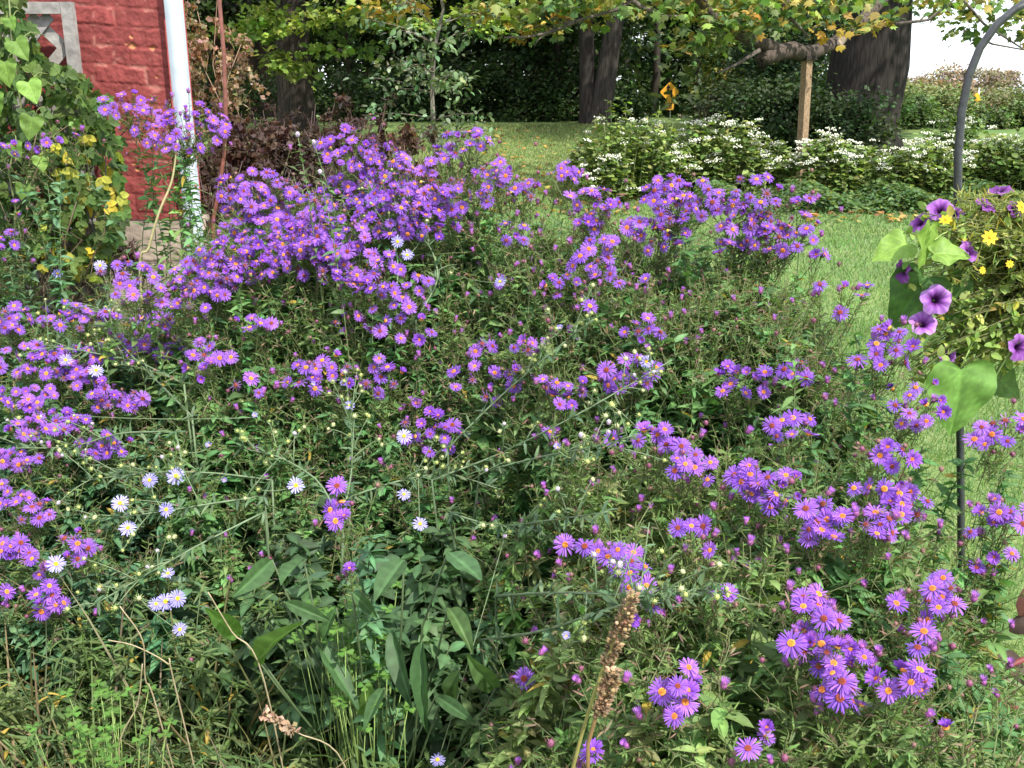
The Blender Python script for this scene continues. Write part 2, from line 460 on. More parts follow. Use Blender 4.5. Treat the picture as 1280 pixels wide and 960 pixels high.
# understory shrubs at the foot of the wood
for i, (px, D, w, h) in enumerate(((300, 30, 1.6, 1.7), (430, 31, 1.7, 1.3), (500, 32, 1.6, 1.6), (560, 31, 1.5, 2.0), (625, 31.5, 1.6, 1.9), (680, 31, 1.5, 1.5), (725, 32, 1.2, 1.7), (776, 30, .4, 1.0))):
    b = on_ground(px, D)
    t = thing('woodland_shrub', b, 'low dark shrub along the shaded edge of the woods', 'shrub', 'shrubs along the shaded woods edge')
    m2 = MB(); crown_add(m2, clumps_in(b + [0, 0, h * .45], (w, .8, h * .55), 26), np.full(26, .5), np.full(26, 110), .13, DARK + GREEN[:1]); m2.build('foliage', M_FARLEAF, t)

# old maple with dark trunk, yellow-green sprays
sp = [pt(x, y, 23.2) for x, y in ((340, 20), (325, 12), (360, 82), (372, 88), (350, 70), (300, 42), (310, 45), (385, 30), (420, 40), (440, 28), (405, 62), (460, 60), (320, 32), (345, 40), (475, 30), (500, 26))]
tree('maple_tree', 372, 25, .42, 9, (0, -.5, 6.6), (5.0, 4.5, 3.2), 'maple with a thick dark trunk and low yellow-green leaf sprays near the barn', n_cl=130, n_leaf=170, leaf=.15,
     cols=[YELG[1], GREEN[2], GREEN[1], DARK[2]], extra=None, tpl=DIAM, bark=(.035, .028, .024))
ob = [o for o in bpy.data.objects if o.name == 'maple_tree'][0]
sp += [pt(R.uniform(400, 640), R.uniform(-15, 34), 22.5) for _ in range(13)]
mb = MB(); crown_add(mb, sp, np.full(len(sp), .40), np.full(len(sp), 60), .15, [(.19, .25, .045), (.15, .21, .04), (.09, .15, .035)], MAPLE, .35); mb.build('crown', M_FARLEAF, ob)

# leaning twin-trunk tree beyond the lawn
tree('twin_trunk_tree', 748, 28.5, .27, 10, (.3, .8, 7.2), (5.0, 4.2, 3.2), 'tree with a leaning rough double trunk at the far end of the lawn', n_cl=130, n_leaf=170, leaf=.17, cols=GREEN, lean=(1.3, 0), bark=(.05, .042, .037))
tw = [o for o in bpy.data.objects if o.name == 'twin_trunk_tree'][0]
b = on_ground(736, 28.6); m2 = trunk_mb(b, .22, 9, (-.4, .4), tint=(.036, .03, .027)); m2.build('trunk', M_BARK, tw)

# sapling with pale rounded leaves
b = on_ground(543, 14)
t = thing('sapling', b, 'slender young tree with pale green leaves and a thin grey trunk', 'tree')
m2 = MB(); top = b + [.06, 0, 3.6]
m2.tube(limb_path(b, top, 8, 0, .12), np.linspace(.045, .014, 8), 6, (.16, .145, .12)); cl = []
for i in range(40):
    h = R.uniform(.7, 3.5); s = b + [0.016 * h, 0, h]; a = R.uniform(0, 6.28); L = R.uniform(.35, 1.0) * (1 if h < 2.6 else .75)
    e = s + [math.cos(a) * L, math.sin(a) * L * .8, R.uniform(.0, .35)]
    m2.tube(limb_path(s, e, 5, .05), np.linspace(.012, .004, 5), 4, (.15, .13, .1))
    for q in (.5, .8, 1.0): cl.append(s + (e - s) * q)
m2.build('trunk', M_BARK, t)
m2 = MB(); crown_add(m2, cl, np.full(len(cl), .19), np.full(len(cl), 15), .085, [(.10, .16, .075), (.13, .19, .10), (.085, .14, .06), (.16, .20, .12)], OVAL[1], .7); m2.build('crown', M_FARLEAF, t)

# big old tree with the propped limb
B = on_ground(1071, 21)
t = thing('old_maple', B, 'huge old maple with a dark massive trunk and a low limb resting on a prop', 'tree')
m2 = trunk_mb(B, .74, 9, (.25, 0), 1.12, 22, (.024, .021, .019)); m2.build('trunk', M_BARK, t)
m2 = MB()
BK = (.075, .06, .05)
lp = [pt(1135, -75, 20.6), pt(1108, -10, 19.2), pt(1080, 24, 18.2), pt(1044, 53, 17.2), pt(1020, 64, 16.4), pt(1004, 67, 16.0), pt(990, 62, 15.8), pt(972, 66, 15.6), pt(958, 71, 15.4), pt(951, 76, 15.35), pt(953, 86, 15.35)]
m2.tube(lp, [.17, .135, .115, .105, .105, .12, .125, .125, .12, .10, .075], 10, BK)
m2.tube([pt(968, 60, 15.5), pt(940, 50, 15.2), pt(915, 40, 14.9), pt(890, 20, 14.5), pt(868, -10, 14.2), pt(845, -50, 14)], [.10, .085, .08, .07, .06, .05], 8, BK)
m2.tube([pt(1052, 48, 17.3), pt(1046, 58, 17.0), pt(1054, 61, 16.9)], [.09, .08, .05], 7, (.2, .16, .12))
for pl, r in (([(950, 62), (925, 78), (905, 88), (897, 91)], .03), ([(770, -15), (800, 8), (830, 20), (858, 21)], .045), ([(800, -5), (770, 12), (725, 25), (690, 40), (660, 46), (630, 47)], .03), ([(725, 25), (700, 30), (672, 50), (668, 58)], .02),
              ([(985, 0), (975, 12), (990, 25), (1010, 45)], .04), ([(1195, -10), (1230, 30), (1280, 62)], .025), ([(1120, 30), (1160, 25), (1205, -10)], .03), ([(1205, 38), (1240, 55), (1300, 66)], .02)):
    m2.tube([pt(a, c, 14.2 + .002 * (a - 800)) for a, c in pl], np.linspace(r, r * .4, len(pl)), 6, (.10, .085, .072))
m2.build('limb', M_BARK, t)
cl, cs = [], []
for x0, x1, y0, y1, k, d0, d1 in ((600, 760, -45, 16, 44, 13.5, 16), (740, 960, -45, 20, 56, 13.5, 17), (870, 960, 10, 40, 14, 14, 16.5), (950, 1100, -45, 34, 46, 14, 17.5), (1120, 1215, -20, 26, 15, 15, 19), (1190, 1330, -15, 50, 26, 14, 18), (640, 700, 20, 42, 8, 14, 15), (850, 900, 30, 60, 10, 14, 16)):
    for i in range(k): cl.append(pt(R.uniform(x0, x1), R.uniform(y0, y1), R.uniform(d0, d1)))
m2 = MB()
ncl = len(cl)
crown_add(m2, cl, rnd(ncl, .22, .42), rnd(ncl, 8, 22), .125, [(.12, .18, .04), (.09, .15, .035), (.16, .20, .045), (.24, .19, .045), (.07, .12, .03), (.08, .13, .035)], MAPLE, .4)
hi = clumps_in(B + [1.2, .8, 7.2], (5.0, 4.0, 3.2), 110)
hi = hi[hi[:, 2] > CAM_H + hi[:, 1] * .115]
crown_add(m2, hi, np.full(len(hi), 1.0), np.full(len(hi), 120), .2, GREEN)
orange = [pt(x, y, 14.4) for x, y in ((452, 14), (465, 5), (478, 20), (500, 14), (522, 8), (610, 22), (635, 28), (655, 36), (700, 8), (725, 12), (745, 18), (890, 20), (945, 25), (1040, 40))]
crown_add(m2, orange, np.full(14, .26), np.full(14, 18), .12, AUT, MAPLE, .5)
m2.build('crown', M_FARLEAF, t)

# prop post under the limb
b = on_ground(1000, 16.0); tp = pt(1009, 72, 16.0)
ob = thing('prop_post', b, 'tan square timber post propping up the low maple limb', 'post')
m2 = MB(); d = nrm(tp - b)
rot = np.stack([nrm(np.cross(np.array([0, 1, 0]), d)), nrm(np.cross(d, nrm(np.cross(np.array([0, 1, 0]), d)))), d], 1)
a = D2R(28); rz = np.array([[math.cos(a), -math.sin(a), 0], [math.sin(a), math.cos(a), 0], [0, 0, 1]])
m2.box((b + tp) / 2, (.06, .06, np.linalg.norm(tp - b) / 2), (.24, .17, .105), 0, rot @ rz)
m2.build('post', M_WOOD, ob, False)
m2 = MB(); m2.box(tp + [0, 0, -.01], (.11, .1, .03), (.03, .026, .022), 0, rot @ rz); m2.build('cap', M_WOOD, ob, False)

# shrubs and trees beyond, right of the lawn
def bush(name, px, D, w, dpt, h, label, cat, cols, ncl=40, nl=110, leaf=.1, group=None, clump=.35, tpl=DIAM, z0=.0):
    b = on_ground(px, D)
    t = thing(name, b, label, cat, group)
    m2 = MB(); cc = clumps_in(b + [0, 0, h * .5 + z0], (w, dpt, h * .5), ncl)
    crown_add(m2, cc, rnd(ncl, .7, 1.3) * clump, rnd(ncl, .6, 1.3) * nl, leaf, cols, tpl, .7); m2.build('foliage', M_FARLEAF, t)
    m2 = MB()
    for q in cc[::4]: m2.tube(limb_path(b + R.normal(0, .08, 3) * [1, 1, 0], q, 4), np.linspace(.02, .008, 4), 4, (.09, .075, .05))
    m2.build('stem', M_BARK, t)
    return t
bush('yellowing_tree', 950, 34, 1.9, 1.6, 4.0, 'yellowing small tree behind the white flowering bushes', 'tree', [(.20, .22, .05), (.16, .2, .045), (.10, .15, .04), (.26, .22, .06)], 110, 130, .15, clump=.6)
bush('green_thicket', 848, 54, 3.0, 1.4, 5.2, 'mid green thicket standing behind the yellow road sign', 'shrub', GREEN + [(.09, .13, .05)], 90, 130, .14, clump=.55)
bush('blue_green_shrub', 985, 30, 1.6, 1.5, 4.0, 'blue-green tall shrub seen behind the prop post', 'shrub', [(.06, .11, .06), (.05, .09, .05), (.08, .12, .05)], 80, 120, .14, clump=.55)
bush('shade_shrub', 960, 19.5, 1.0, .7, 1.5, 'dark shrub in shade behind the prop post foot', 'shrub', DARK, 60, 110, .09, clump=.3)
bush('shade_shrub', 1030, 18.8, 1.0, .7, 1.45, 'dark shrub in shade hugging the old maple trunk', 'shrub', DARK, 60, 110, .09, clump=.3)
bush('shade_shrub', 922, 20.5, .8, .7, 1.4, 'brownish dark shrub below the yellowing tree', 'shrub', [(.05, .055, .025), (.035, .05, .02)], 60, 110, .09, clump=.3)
far = [(1128, 44, 1.8, 1.35, [(.16, .21, .08), (.19, .21, .085)], 'olive green hedge bush just beside the old maple trunk'),
       (1168, 47, 2.2, 1.75, [(.30, .19, .14), (.26, .18, .13), (.2, .2, .1)], 'reddish brown far bush beneath the open sky'),
       (1190, 43, 1.6, .9, [(.14, .20, .075), (.12, .17, .065)], 'green low far bush behind the shepherd hook'),
       (1240, 48, 2.0, 1.5, [(.23, .2, .14), (.2, .21, .12)], 'grey-brown far bush beside the orange chevron sign'),
       (1272, 45, 1.0, 1.2, [(.08, .14, .05), (.07, .12, .045)], 'small dark green far bush at the hedge end'),
       (1320, 50, 2.2, 1.7, [(.25, .2, .14), (.2, .2, .12)], 'pale brown far thicket running out of the picture')]
for px, D, w, h, cols, lb in far: bush('hedge_bush', px, D, w, 1.5, h, lb, 'bush', cols, 90, 110, .15, 'bushes of the far hedge', .4)
for px, D, w, h, cols, lb in ((1128, 27, .9, .75, [(.11, .17, .055)], 'low green bush behind the white flowers beside the trunk'), (1166, 28, .9, .85, [(.17, .19, .08), (.13, .17, .06)], 'low olive bush behind the white flowers short of the hook'), (1212, 27, .9, .42, [(.12, .17, .06), (.1, .15, .05)], 'low green bush beneath the orange chevron sign'), (1262, 28, .8, .75, [(.19, .18, .09), (.15, .17, .07)], 'low tan-green bush past the orange chevron sign'), (1300, 27, .9, .8, [(.11, .16, .055)], 'low green bush at the end of the white flowers'), (1092, 26, .8, .8, [(.1, .16, .05)], 'low green bush in the gap under the old maple')):
    bush('field_bush', px, D, w, .8, h, lb, 'bush', cols, 60, 90, .10, 'low bushes behind the white flowers', .25)
for px, D, h, w, lb in ((1150, 75, 2.6, 2.4, 'low round bare-topped tree furthest to the side of the trunk'), (1195, 72, 3.3, 3.2, 'broad brown-leaved tree on the skyline behind the hook'), (1245, 74, 3.1, 1.7, 'narrow brown-leaved tree on the skyline past the hook')):
    tree('skyline_tree', px, D, .15, h, (0, 0, h * .75), (w, 1.6, h * .26), lb, n_cl=45, n_leaf=90, leaf=.17, clump=.8, cols=[(.26, .19, .16), (.22, .19, .14)], group='trees on the skyline')

# road signs
b = on_ground(837, 50)
s = thing('road_sign', b, 'yellow diamond road sign with black double-bend arrow and speed plate', 'sign')
m2 = MB(); m2.tube([b, b + [0, 0, 1.7]], .03, 6, (.45, .45, .45)); m2.build('post', M_METAL, s)
ctr = pt(837, 115, 49.9)
def plate(c, hw, col, diamond, name, parent, yaw=0.):
    m = MB(); k = []
    n = 4
    for i in range(4):
        a = math.pi / 2 * i + (0 if diamond else math.pi / 4)
        for q in (-.09, .09):
            k.append((math.cos(a + q) * hw, math.sin(a + q) * hw))
    cy, sy = math.cos(yaw), math.sin(yaw); K = len(k)
    v = [(c[0] + x * cy - dy * sy, c[1] + x * sy + dy * cy, c[2] + z) for dy in (0, .02) for x, z in k]
    m.raw(v, [tuple(range(K)), tuple(range(K, 2 * K))[::-1]] + [(i, (i + 1) % K, K + (i + 1) % K, K + i) for i in range(K)], col)
    return m.build(name, M_MISC, parent, False)
plate(ctr, .44, (.62, .30, .02), True, 'diamond_plate', s)
def flat_poly(mb, c, polys, sc, dy, col):
    for p in polys:
        v = [(c[0] + x * sc, c[1] - dy, c[2] + z * sc) for x, z in p] + [(c[0] + x * sc, c[1] - dy + .006, c[2] + z * sc) for x, z in p]; k = len(p)
        mb.raw(v, [tuple(range(k)), tuple(range(k, 2 * k))[::-1]] + [(i, (i + 1) % k, k + (i + 1) % k, k + i) for i in range(k)], col)
m2 = MB(); flat_poly(m2, ctr, [[(.12, -.6), (.32, -.6), (.32, .02), (.12, .02)], [(-.26, .021), (.32, .021), (.32, .2), (-.26, .2)], [(-.26, .201), (-.08, .201), (-.08, .42), (-.26, .42)], [(-.42, .421), (.08, .421), (-.17, .85)]], .43, .012, (.012, .012, .012)); m2.build('arrow', M_MISC, s, False)
pc = pt(837, 132, 49.9)
plate(pc, .27, (.58, .30, .03), False, 'speed_plate', s)
m2 = MB(); q = .22
three = [[(-.75, .7), (-.1, .7), (-.1, .95), (-.75, .95)], [(-.6, -.12), (-.1, -.12), (-.1, .12), (-.6, .12)], [(-.75, -.95), (-.1, -.95), (-.1, -.7), (-.75, -.7)], [(-.099, -.95), (.1 - .03, -.95), (.07, .95), (-.099, .95)]]
zero = [[(.2, -.95), (.38, -.95), (.38, .95), (.2, .95)], [(.62, -.95), (.8, -.95), (.8, .95), (.62, .95)], [(.381, .7), (.619, .7), (.619, .95), (.381, .95)], [(.381, -.95), (.619, -.95), (.619, -.7), (.381, -.7)]]
flat_poly(m2, pc + np.array([0, 0, 0]), three + zero, .14, .012, (.012, .012, .012)); m2.build('number', M_MISC, s, False)
b = on_ground(1219, 42)
s = thing('chevron_sign', b, 'small orange-yellow chevron marker sign on a pale post by the hook', 'sign')
m2 = MB(); m2.tube([b, b + [0, 0, 1.3]], .03, 6, (.5, .5, .5)); m2.build('post', M_METAL, s)
c0 = pt(1221, 126, 41.9)
m2 = MB(); flat_poly(m2, c0, [[(-.28, -.8), (.0, -.8), (.42, 0), (.42, .02), (.0, .02), (-.3, -.55)], [(-.25, .021), (.42, .021), (.1, .8), (-.2, .8), (-.3, .55), (.0, .25)]], .38, 0, (.75, .36, .02)); m2.build('plate', M_MISC, s, False)

# barn
b = on_ground(300, 37)
s = thing('barn', b, 'dark weathered barn with vertical boards half hidden behind the maple', 'barn')
m2 = MB()
for i in range(40): 
    m2.box(b + [-4.5 + i * .17, R.uniform(-.01, .01), 1.9], (.08, .03, 1.9), tints(1, [(.075, .045, .042)], .15)[0])
m2.box(b + [-1.2, 2.5, 1.9], (3.2, 2.4, 1.88), (.06, .04, .035)); m2.build('wall', M_WOOD, s, False)
m2 = MB(); m2.raw([b + q for q in ([-4.8, -.5, 3.7], [2.4, -.5, 3.7], [2.4, 2.5, 5.6], [-4.8, 2.5, 5.6], [-4.8, 5.5, 3.7], [2.4, 5.5, 3.7])], [(0, 1, 2, 3), (3, 2, 5, 4)], (.05, .045, .045)); m2.build('roof', M_MISC, s, False)

# white flowering bushes
WHITE = (.64, .65, .56)
def snakeroot(px, D, w, h, label, cols, heads=45, nst=40):
    b = on_ground(px, D)
    t = thing('white_flower_bush', b, label, 'flowering bush', 'white flowering bushes along the hedge line')
    fo, st, bl = MB(), MB(), MB()
    for i in range(nst):
        a = R.uniform(0, 6.28); rr = math.sqrt(R.uniform(0, 1))
        s0 = b + [math.cos(a) * rr * w * .6, math.sin(a) * rr * w * .4, 0]
        tp = b + [math.cos(a) * rr * w, math.sin(a) * rr * w * .6, h * (1 - .42 * rr ** 3) * R.uniform(.55, 1.08)]
        path = limb_path(s0, tp, 5); st.tube(path, np.linspace(.008, .004, 5), 4, (.13, .16, .06))
        k = 46; u = rnd(k, .05, 1) ** .7; P = s0 + (tp - s0) * u[:, None] + R.normal(0, .05, (k, 3))
        d = rand_dirs(k, -.35, .35); F = frames(d, nrm(R.normal(0, .35, (k, 3)) + [0, 0, 1])); S = rnd(k, .06, .12)
        fo.add(OVAL[R.integers(2)], scaled(F, S), P, tints(k, cols, .22))
        if i < heads * .7:
            for j in range(int(R.integers(1, 4))):
                c = tp + R.normal(0, .07, 3) * [1, 1, .7]
                kk = 16; P = c + R.normal(0, 1, (kk, 3)) * [.035, .035, .012]
                bl.add(BALL, scaled(rand_rot(kk), rnd(kk, .008, .014)), P, tints(kk, [WHITE, (.62, .63, .5)], .08))
    fo.build('foliage', M_LEAF, t); st.build('stem', M_STEM, t)
    bl.build('blossom', M_MISC, t)
LG = [(.21, .28, .085), (.16, .24, .065), (.25, .30, .10), (.11, .17, .05)]
for a in ((782, 14.4, .85, 1.3, 'tall leafy bush with white heads beside the far lawn', LG, 38, 75), (853, 15.0, .8, 1.0, 'white-topped bush directly below the road sign', LG, 60, 70), (905, 15.0, .75, 1.08, 'white-topped bush between the road sign and prop post', LG, 60, 55),
          (955, 15.3, .6, .72, 'white-topped bush left of the prop post foot', LG, 48, 45), (1028, 14.8, .45, .9, 'compact white-flowered clump just past the prop post', LG, 45, 34), (1085, 15.0, .65, .70, 'white-topped bush in front of the old maple', LG, 45, 45),
          (1145, 14.6, .55, .78, 'pale green bush between the maple trunk and hook', LG, 36, 45), (1185, 15.5, .6, 1.05, 'greener bush rising behind the hook post', [LG[1], LG[3]], 20, 40), (1235, 14.8, .6, .82, 'white-dotted bush past the hook post', LG, 36, 45), (1290, 14.4, .7, 1.0, 'leafy bush with few white heads at picture edge', [LG[1], LG[3]], 16, 40), (760, 14.0, .35, .6, 'smallest white-flowered clump spilling onto the lawn', LG, 16, 18)):
    snakeroot(*a)
# low ground cover along the lawn edge
mb = MB(); k = 15000
pxs = rnd(k, 870, 1330); P = np.array([on_ground(a, 13.1 + 1.5 * R.beta(1.3, 1.5)) for a in pxs]); edge = .18 + .12 * np.sin(P[:, 0] * 5) 
P[:, 2] += rnd(k, .02, 1) * edge
mb.add(OVAL[1], scaled(frames(rand_dirs(k, -.3, .3), nrm(R.normal(0, .35, (k, 3)) + [0, 0, 1])), rnd(k, .05, .09)), P, tints(k, [(.08, .15, .055), (.11, .19, .07), (.065, .12, .05), (.15, .2, .06)], .2))
tag(mb.build('ground_cover', M_LEAF), 'low green ground cover edging the lawn', 'ground cover', kind='stuff')

# ------------------------------------------------------------------ red brick house
def vnoise(x, y, cell, seed):
    g = np.random.default_rng(seed).uniform(-1, 1, (64, 64))
    u, v = x / cell, y / cell
    i, j = np.floor(u).astype(int), np.floor(v).astype(int); fu, fv = u - i, v - j
    fu, fv = fu * fu * (3 - 2 * fu), fv * fv * (3 - 2 * fv)
    a = g[i % 64, j % 64]; b = g[(i + 1) % 64, j % 64]; c = g[i % 64, (j + 1) % 64]; d = g[(i + 1) % 64, (j + 1) % 64]
    return a * (1 - fu) * (1 - fv) + b * fu * (1 - fv) + c * (1 - fu) * fv + d * fu * fv
HY, HX, FZ = 4.2, -1.385, 1.085
house = thing('brick_house', (HX, HY, 0), 'red painted brick house wall on a bare concrete footing', 'house')
def brick_patch(mb, x0, x1, z0, z1, step):
    nx, nz = int((x1 - x0) / step) + 1, int((z1 - z0) / step) + 1
    X, Z = np.meshgrid(np.linspace(x0, x1, nx), np.linspace(z0, z1, nz), indexing='ij')
    n1 = vnoise(X, Z, .05, 1); n2 = vnoise(X, Z, .016, 2); n3 = vnoise(X, Z, .15, 3); n4 = vnoise(X, Z, .007, 4)
    zz = (Z + .065 * (X - HX) + .004 * n1 + .0025 * n2) / .0735
    co = np.floor(zz).astype(int); fz = (zz - co) * .0735
    rs = np.random.default_rng(5).uniform(0, 1, 400)
    uu = (X + .10 * (co % 2) + .05 * rs[co % 400] + .003 * n2) / .205
    bi = np.floor(uu).astype(int); fx = (uu - bi) * .205
    e = np.minimum(np.minimum(fz, .0735 - fz), np.minimum(fx, .205 - fx)) - .0025 - .0022 * n2 - .002 * n1
    s = np.clip(e / .007, 0, 1); s = s * s * (3 - 2 * s)
    per = np.random.default_rng(6).uniform(0, 1, (97, 89))[bi % 97, co % 89]
    H = s * (.0018 + .0018 * per) + .0016 * n2 * s + .0008 * n4 + .002 * n1 + .003 * n3
    base = np.array([.20, .043, .040]) * (.86 + .26 * per)[..., None] * (1 + .10 * n3 + .08 * n1)[..., None]
    worn = np.clip((1 - s) * 1.0 * np.clip(n1 * 1.8 + .1, 0, 1) + np.clip(n2 * n1 * 2.2 - .75, 0, 1), 0, 1)[..., None] * .75
    C = base * (1 - worn) + np.array([.36, .15, .12]) * worn
    for cx, cz, r in CHIPS:
        d = np.hypot((X - cx), (Z - cz) * 1.5) + .006 * n2 + .003 * n4
        k = np.clip((r - d) / .004, 0, 1)[..., None]
        C = C * (1 - k) + np.array([.50, .22, .10]) * k * (1 + .3 * n4[..., None]) ; H = H - .006 * k[..., 0]
    Vt = np.stack([X, HY - H, Z], -1).reshape(-1, 3)
    I = (np.arange(nx - 1)[:, None] * nz + np.arange(nz - 1)[None]).ravel()
    F = np.stack([I, I + nz, I + nz + 1, I + 1], 1)
    mb.v.append(Vt); mb.l.append(F.ravel() + mb.n); mb.s.append(np.full(len(F), 4)); mb.m.append(np.zeros(len(F), int)); mb.t.append(np.clip(C, 0, 1).reshape(-1, 3)); mb.n += len(Vt)
CHIPS = [(*pt(a, b, HY)[[0, 2]], r) for a, b, r in ((164, 46, .011), (166, 58, .016), (158, 55, .008), (190, 60, .012), (181, 14, .004), (172, 213, .010), (168, 205, .005), (140, 160, .006), (150, 152, .005), (196, 96, .006), (185, 122, .009), (130, 36, .004))]
mb = MB()
brick_patch(mb, -2.55, HX, FZ, 2.12, .0042)
mb.box((-3.7, HY + .10, 1.62), (1.148, .1, .535), (.27, .05, .048))
mb.box((-3.1, HY + .14, 2.66), (1.751, .14, .537), (.27, .05, .048))
sw = [(HX - .004, HY + .285), (HX - .42 * 5, HY + 5.2), (HX - .42 * 5 - .25, HY + 5.2), (HX - .25, HY + .285)]
mb.raw([(x, y, z) for z in (.0, 3.2) for x, y in sw], [(0, 1, 5, 4), (1, 2, 6, 5), (2, 3, 7, 6), (3, 0, 4, 7), (4, 5, 6, 7)], (.27, .05, .048))
mb.build('wall', M_BRICK, house)
mb = MB()
nx, nz = 260, 110; X, Z = np.meshgrid(np.linspace(-2.6, HX + .012, nx), np.linspace(0, FZ - .004, nz), indexing='ij')
H = .012 + .004 * vnoise(X, Z, .1, 21) + .0018 * vnoise(X, Z, .02, 22) - .012 * np.exp(-((Z - .90 - .01 * vnoise(X, Z, .2, 23)) / .006) ** 2)
C = np.array([.30, .245, .20]) * (1 + .18 * vnoise(X, Z, .12, 24) + .1 * vnoise(X, Z, .03, 25))[..., None]
I = (np.arange(nx - 1)[:, None] * nz + np.arange(nz - 1)[None]).ravel(); F = np.stack([I, I + nz, I + nz + 1, I + 1], 1)
mb.raw(np.stack([X, HY - H, Z], -1).reshape(-1, 3), F.tolist(), C.reshape(-1, 3))
mb.box((-3.1, HY + .2, (FZ - .004) / 2), (1.75, .19, (FZ - .004) / 2 - .002), (.28, .23, .19)); mb.build('foundation', M_CONC, house)
mb = MB()                                                    # white drainpipe at the corner, flattened ribs
a = np.linspace(0, 2 * math.pi, 24, endpoint=False)
rx = .033 * np.sign(np.cos(a)) * np.abs(np.cos(a)) ** .55; ry = .034 * np.sign(np.sin(a)) * np.abs(np.sin(a)) ** .55
rib = 1 - .09 * (np.cos(a * 6) > .3)
vv = [(HX + .050 + x * q, HY - .024 + y * q, z) for z in (.25, 1.0, 1.55, 2.6) for x, y, q in zip(rx, ry, rib)]
mb.raw(vv, [(i * 24 + j, i * 24 + (j + 1) % 24, (i + 1) * 24 + (j + 1) % 24, (i + 1) * 24 + j) for i in range(3) for j in range(24)], (.43, .48, .54))
mb.build('drainpipe', M_MISC, house)

# weathered trellis
TY = 4.10
tr = thing('trellis', (-1.75, TY, 0), 'grey weathered wooden lattice trellis leaning on the red brick wall', 'trellis')
zt = pt(97, 3, TY)[2]; xr = pt(98, 50, TY)[0]
WG = (.25, .235, .225)
mb = MB(); mb.box((xr - .02, TY - .015, zt / 2), (.022, .016, zt / 2), WG); mb.build('frame', M_WOOD, tr, False)
mb = MB(); mb.box((xr - .72, TY - .015, zt - .022), (.676, .0155, .0215), WG); mb.build('frame', M_WOOD, tr, False)
for s, dy in ((1, .012), (-1, .024)):
    for i in range(-8, 9):
        cx, cz = xr - .72 + i * .165, zt - .5
        seg = [(cx + s * (z - cz), z) for z in np.linspace(zt - 1.5, zt - .046, 140)]
        seg = [q for q in seg if xr - 1.38 < q[0] < xr - .045]
        if len(seg) < 10: continue
        (xa, za), (xb, zb) = seg[0], seg[-1]; L = math.hypot(xb - xa, zb - za); th = s * math.pi / 4
        c, sn = math.cos(th), math.sin(th)
        rot = np.array([[c, 0, -sn], [0, 1, 0], [sn, 0, c]])
        mb = MB(); mb.box(((xa + xb) / 2, TY + dy - .008, (za + zb) / 2), (L / 2, .0055, .021), tints(1, [WG], .1)[0], 0, rot); mb.build('slat', M_WOOD, tr, False)

# creeper on the trellis
def palmate(mb, P, out, size, cols, nl=5):
    n = len(P)
    up = nrm(out + R.normal(0, .45, (n, 3)) + [0, 0, .35]); ax = nrm(np.cross(up, rand_dirs(n)) + [0, 0, -.8])
    F = frames(ax, up); tn = tints(n, cols, .2)
    for j in range(nl):
        an = (j - (nl - 1) / 2) * .75; c, s = math.cos(an), math.sin(an)
        Rz = np.array([[c, -s, 0], [s, c, 0], [0, 0, 1]])
        k = 1 - .14 * abs(j - (nl - 1) / 2)
        mb.add(OVAL[j % 2], scaled(np.einsum('nij,jk->nik', F, Rz), size * k), P, np.clip(tn * rnd(1, .9, 1.1), 0, 1))
cr_ = thing('creeper', (-2.1, 3.95, 0), 'leafy climbing creeper with some yellow leaves covering the trellis', 'climbing plant')
mb, ms = MB(), MB()
prof = [(0, 20), (30, 45), (60, 62), (90, 88), (125, 126), (170, 140), (215, 145), (265, 150), (300, 136), (345, 120)]
P, Yl = [], []
for i in range(1150):
    y = R.uniform(-10, 350); xm = np.interp(y, *zip(*prof)); x = xm + 8 - 200 * R.uniform(0, 1) ** 1.25
    if y < 85 and (R.uniform() < .4 or x > 30 + y * .35): continue
    P.append(pt(x, y, R.uniform(3.72, 4.04))); Yl.append(y > 165 and x > 45 and R.uniform() < .22)
P, Yl = np.array(P), np.array(Yl)
CRE = [(.065, .12, .03), (.085, .145, .035), (.05, .095, .025), (.12, .18, .05)]
palmate(mb, P[~Yl], np.array([0, -1., 0]), rnd((~Yl).sum(), .03, .05), CRE)
palmate(mb, P[Yl], np.array([0, -1., 0]), rnd(Yl.sum(), .035, .055), [(.52, .42, .05), (.40, .38, .06), (.30, .33, .06)], 3)
mb.build('foliage', M_LEAF, cr_)
for q in P[::16]: ms.tube(limb_path([q[0] * .5 + -2.1 * .5, 4.02, 0], q, 8, .0, .5), np.linspace(.006, .002, 8), 4, (.11, .08, .05))
ms.build('stem', M_STEM, cr_)
hv = thing('heart_leaf_vine', (-1.95, 3.6, 0), 'vine of big pale green heart-shaped leaves climbing over the trellis creeper', 'climbing plant')
mb = MB()
for px, py, L, dx, dz, nx_ in [(q[0], q[1], q[2] * .8, *q[3:]) for q in ((8, 92, .105, .1, -1, -.1), (40, 115, .10, .35, -.8, .25), (26, 62, .095, .55, -.75, .2), (38, 160, .10, -.2, -1, .2), (-6, 130, .09, .2, -1, 0), (14, 30, .055, .4, -.9, 0), (52, 205, .07, .2, -1, .3), (20, 190, .08, .3, -1, -.2), (28, 240, .07, -.2, -1, 0))]:
    c = pt(px, py, 3.55); ax = nrm(np.array([[dx, -.25, dz]])); up = nrm(np.array([[nx_, -1., .45]]))
    q = c - ax[0] * L * .45
    m1 = MB(); m1.add(HEARTF[R.integers(3)], scaled(frames(ax, up), L * 1.0), q[None], tints(1, [(.15, .26, .05), (.12, .21, .04)], .08)); m1.build('leaf', M_LEAF, hv)
    mb.tube(limb_path(q + [0, .02, 0], q + [R.uniform(-.1, .02), .2, .03], 5, .1), np.full(5, .0018), 4, (.16, .2, .07))
mb.tube(limb_path([-1.95, 3.75, 0], pt(10, -20, 3.75), 10), np.linspace(.005, .003, 10), 5, (.13, .16, .06)); mb.build('stem', M_STEM, hv)

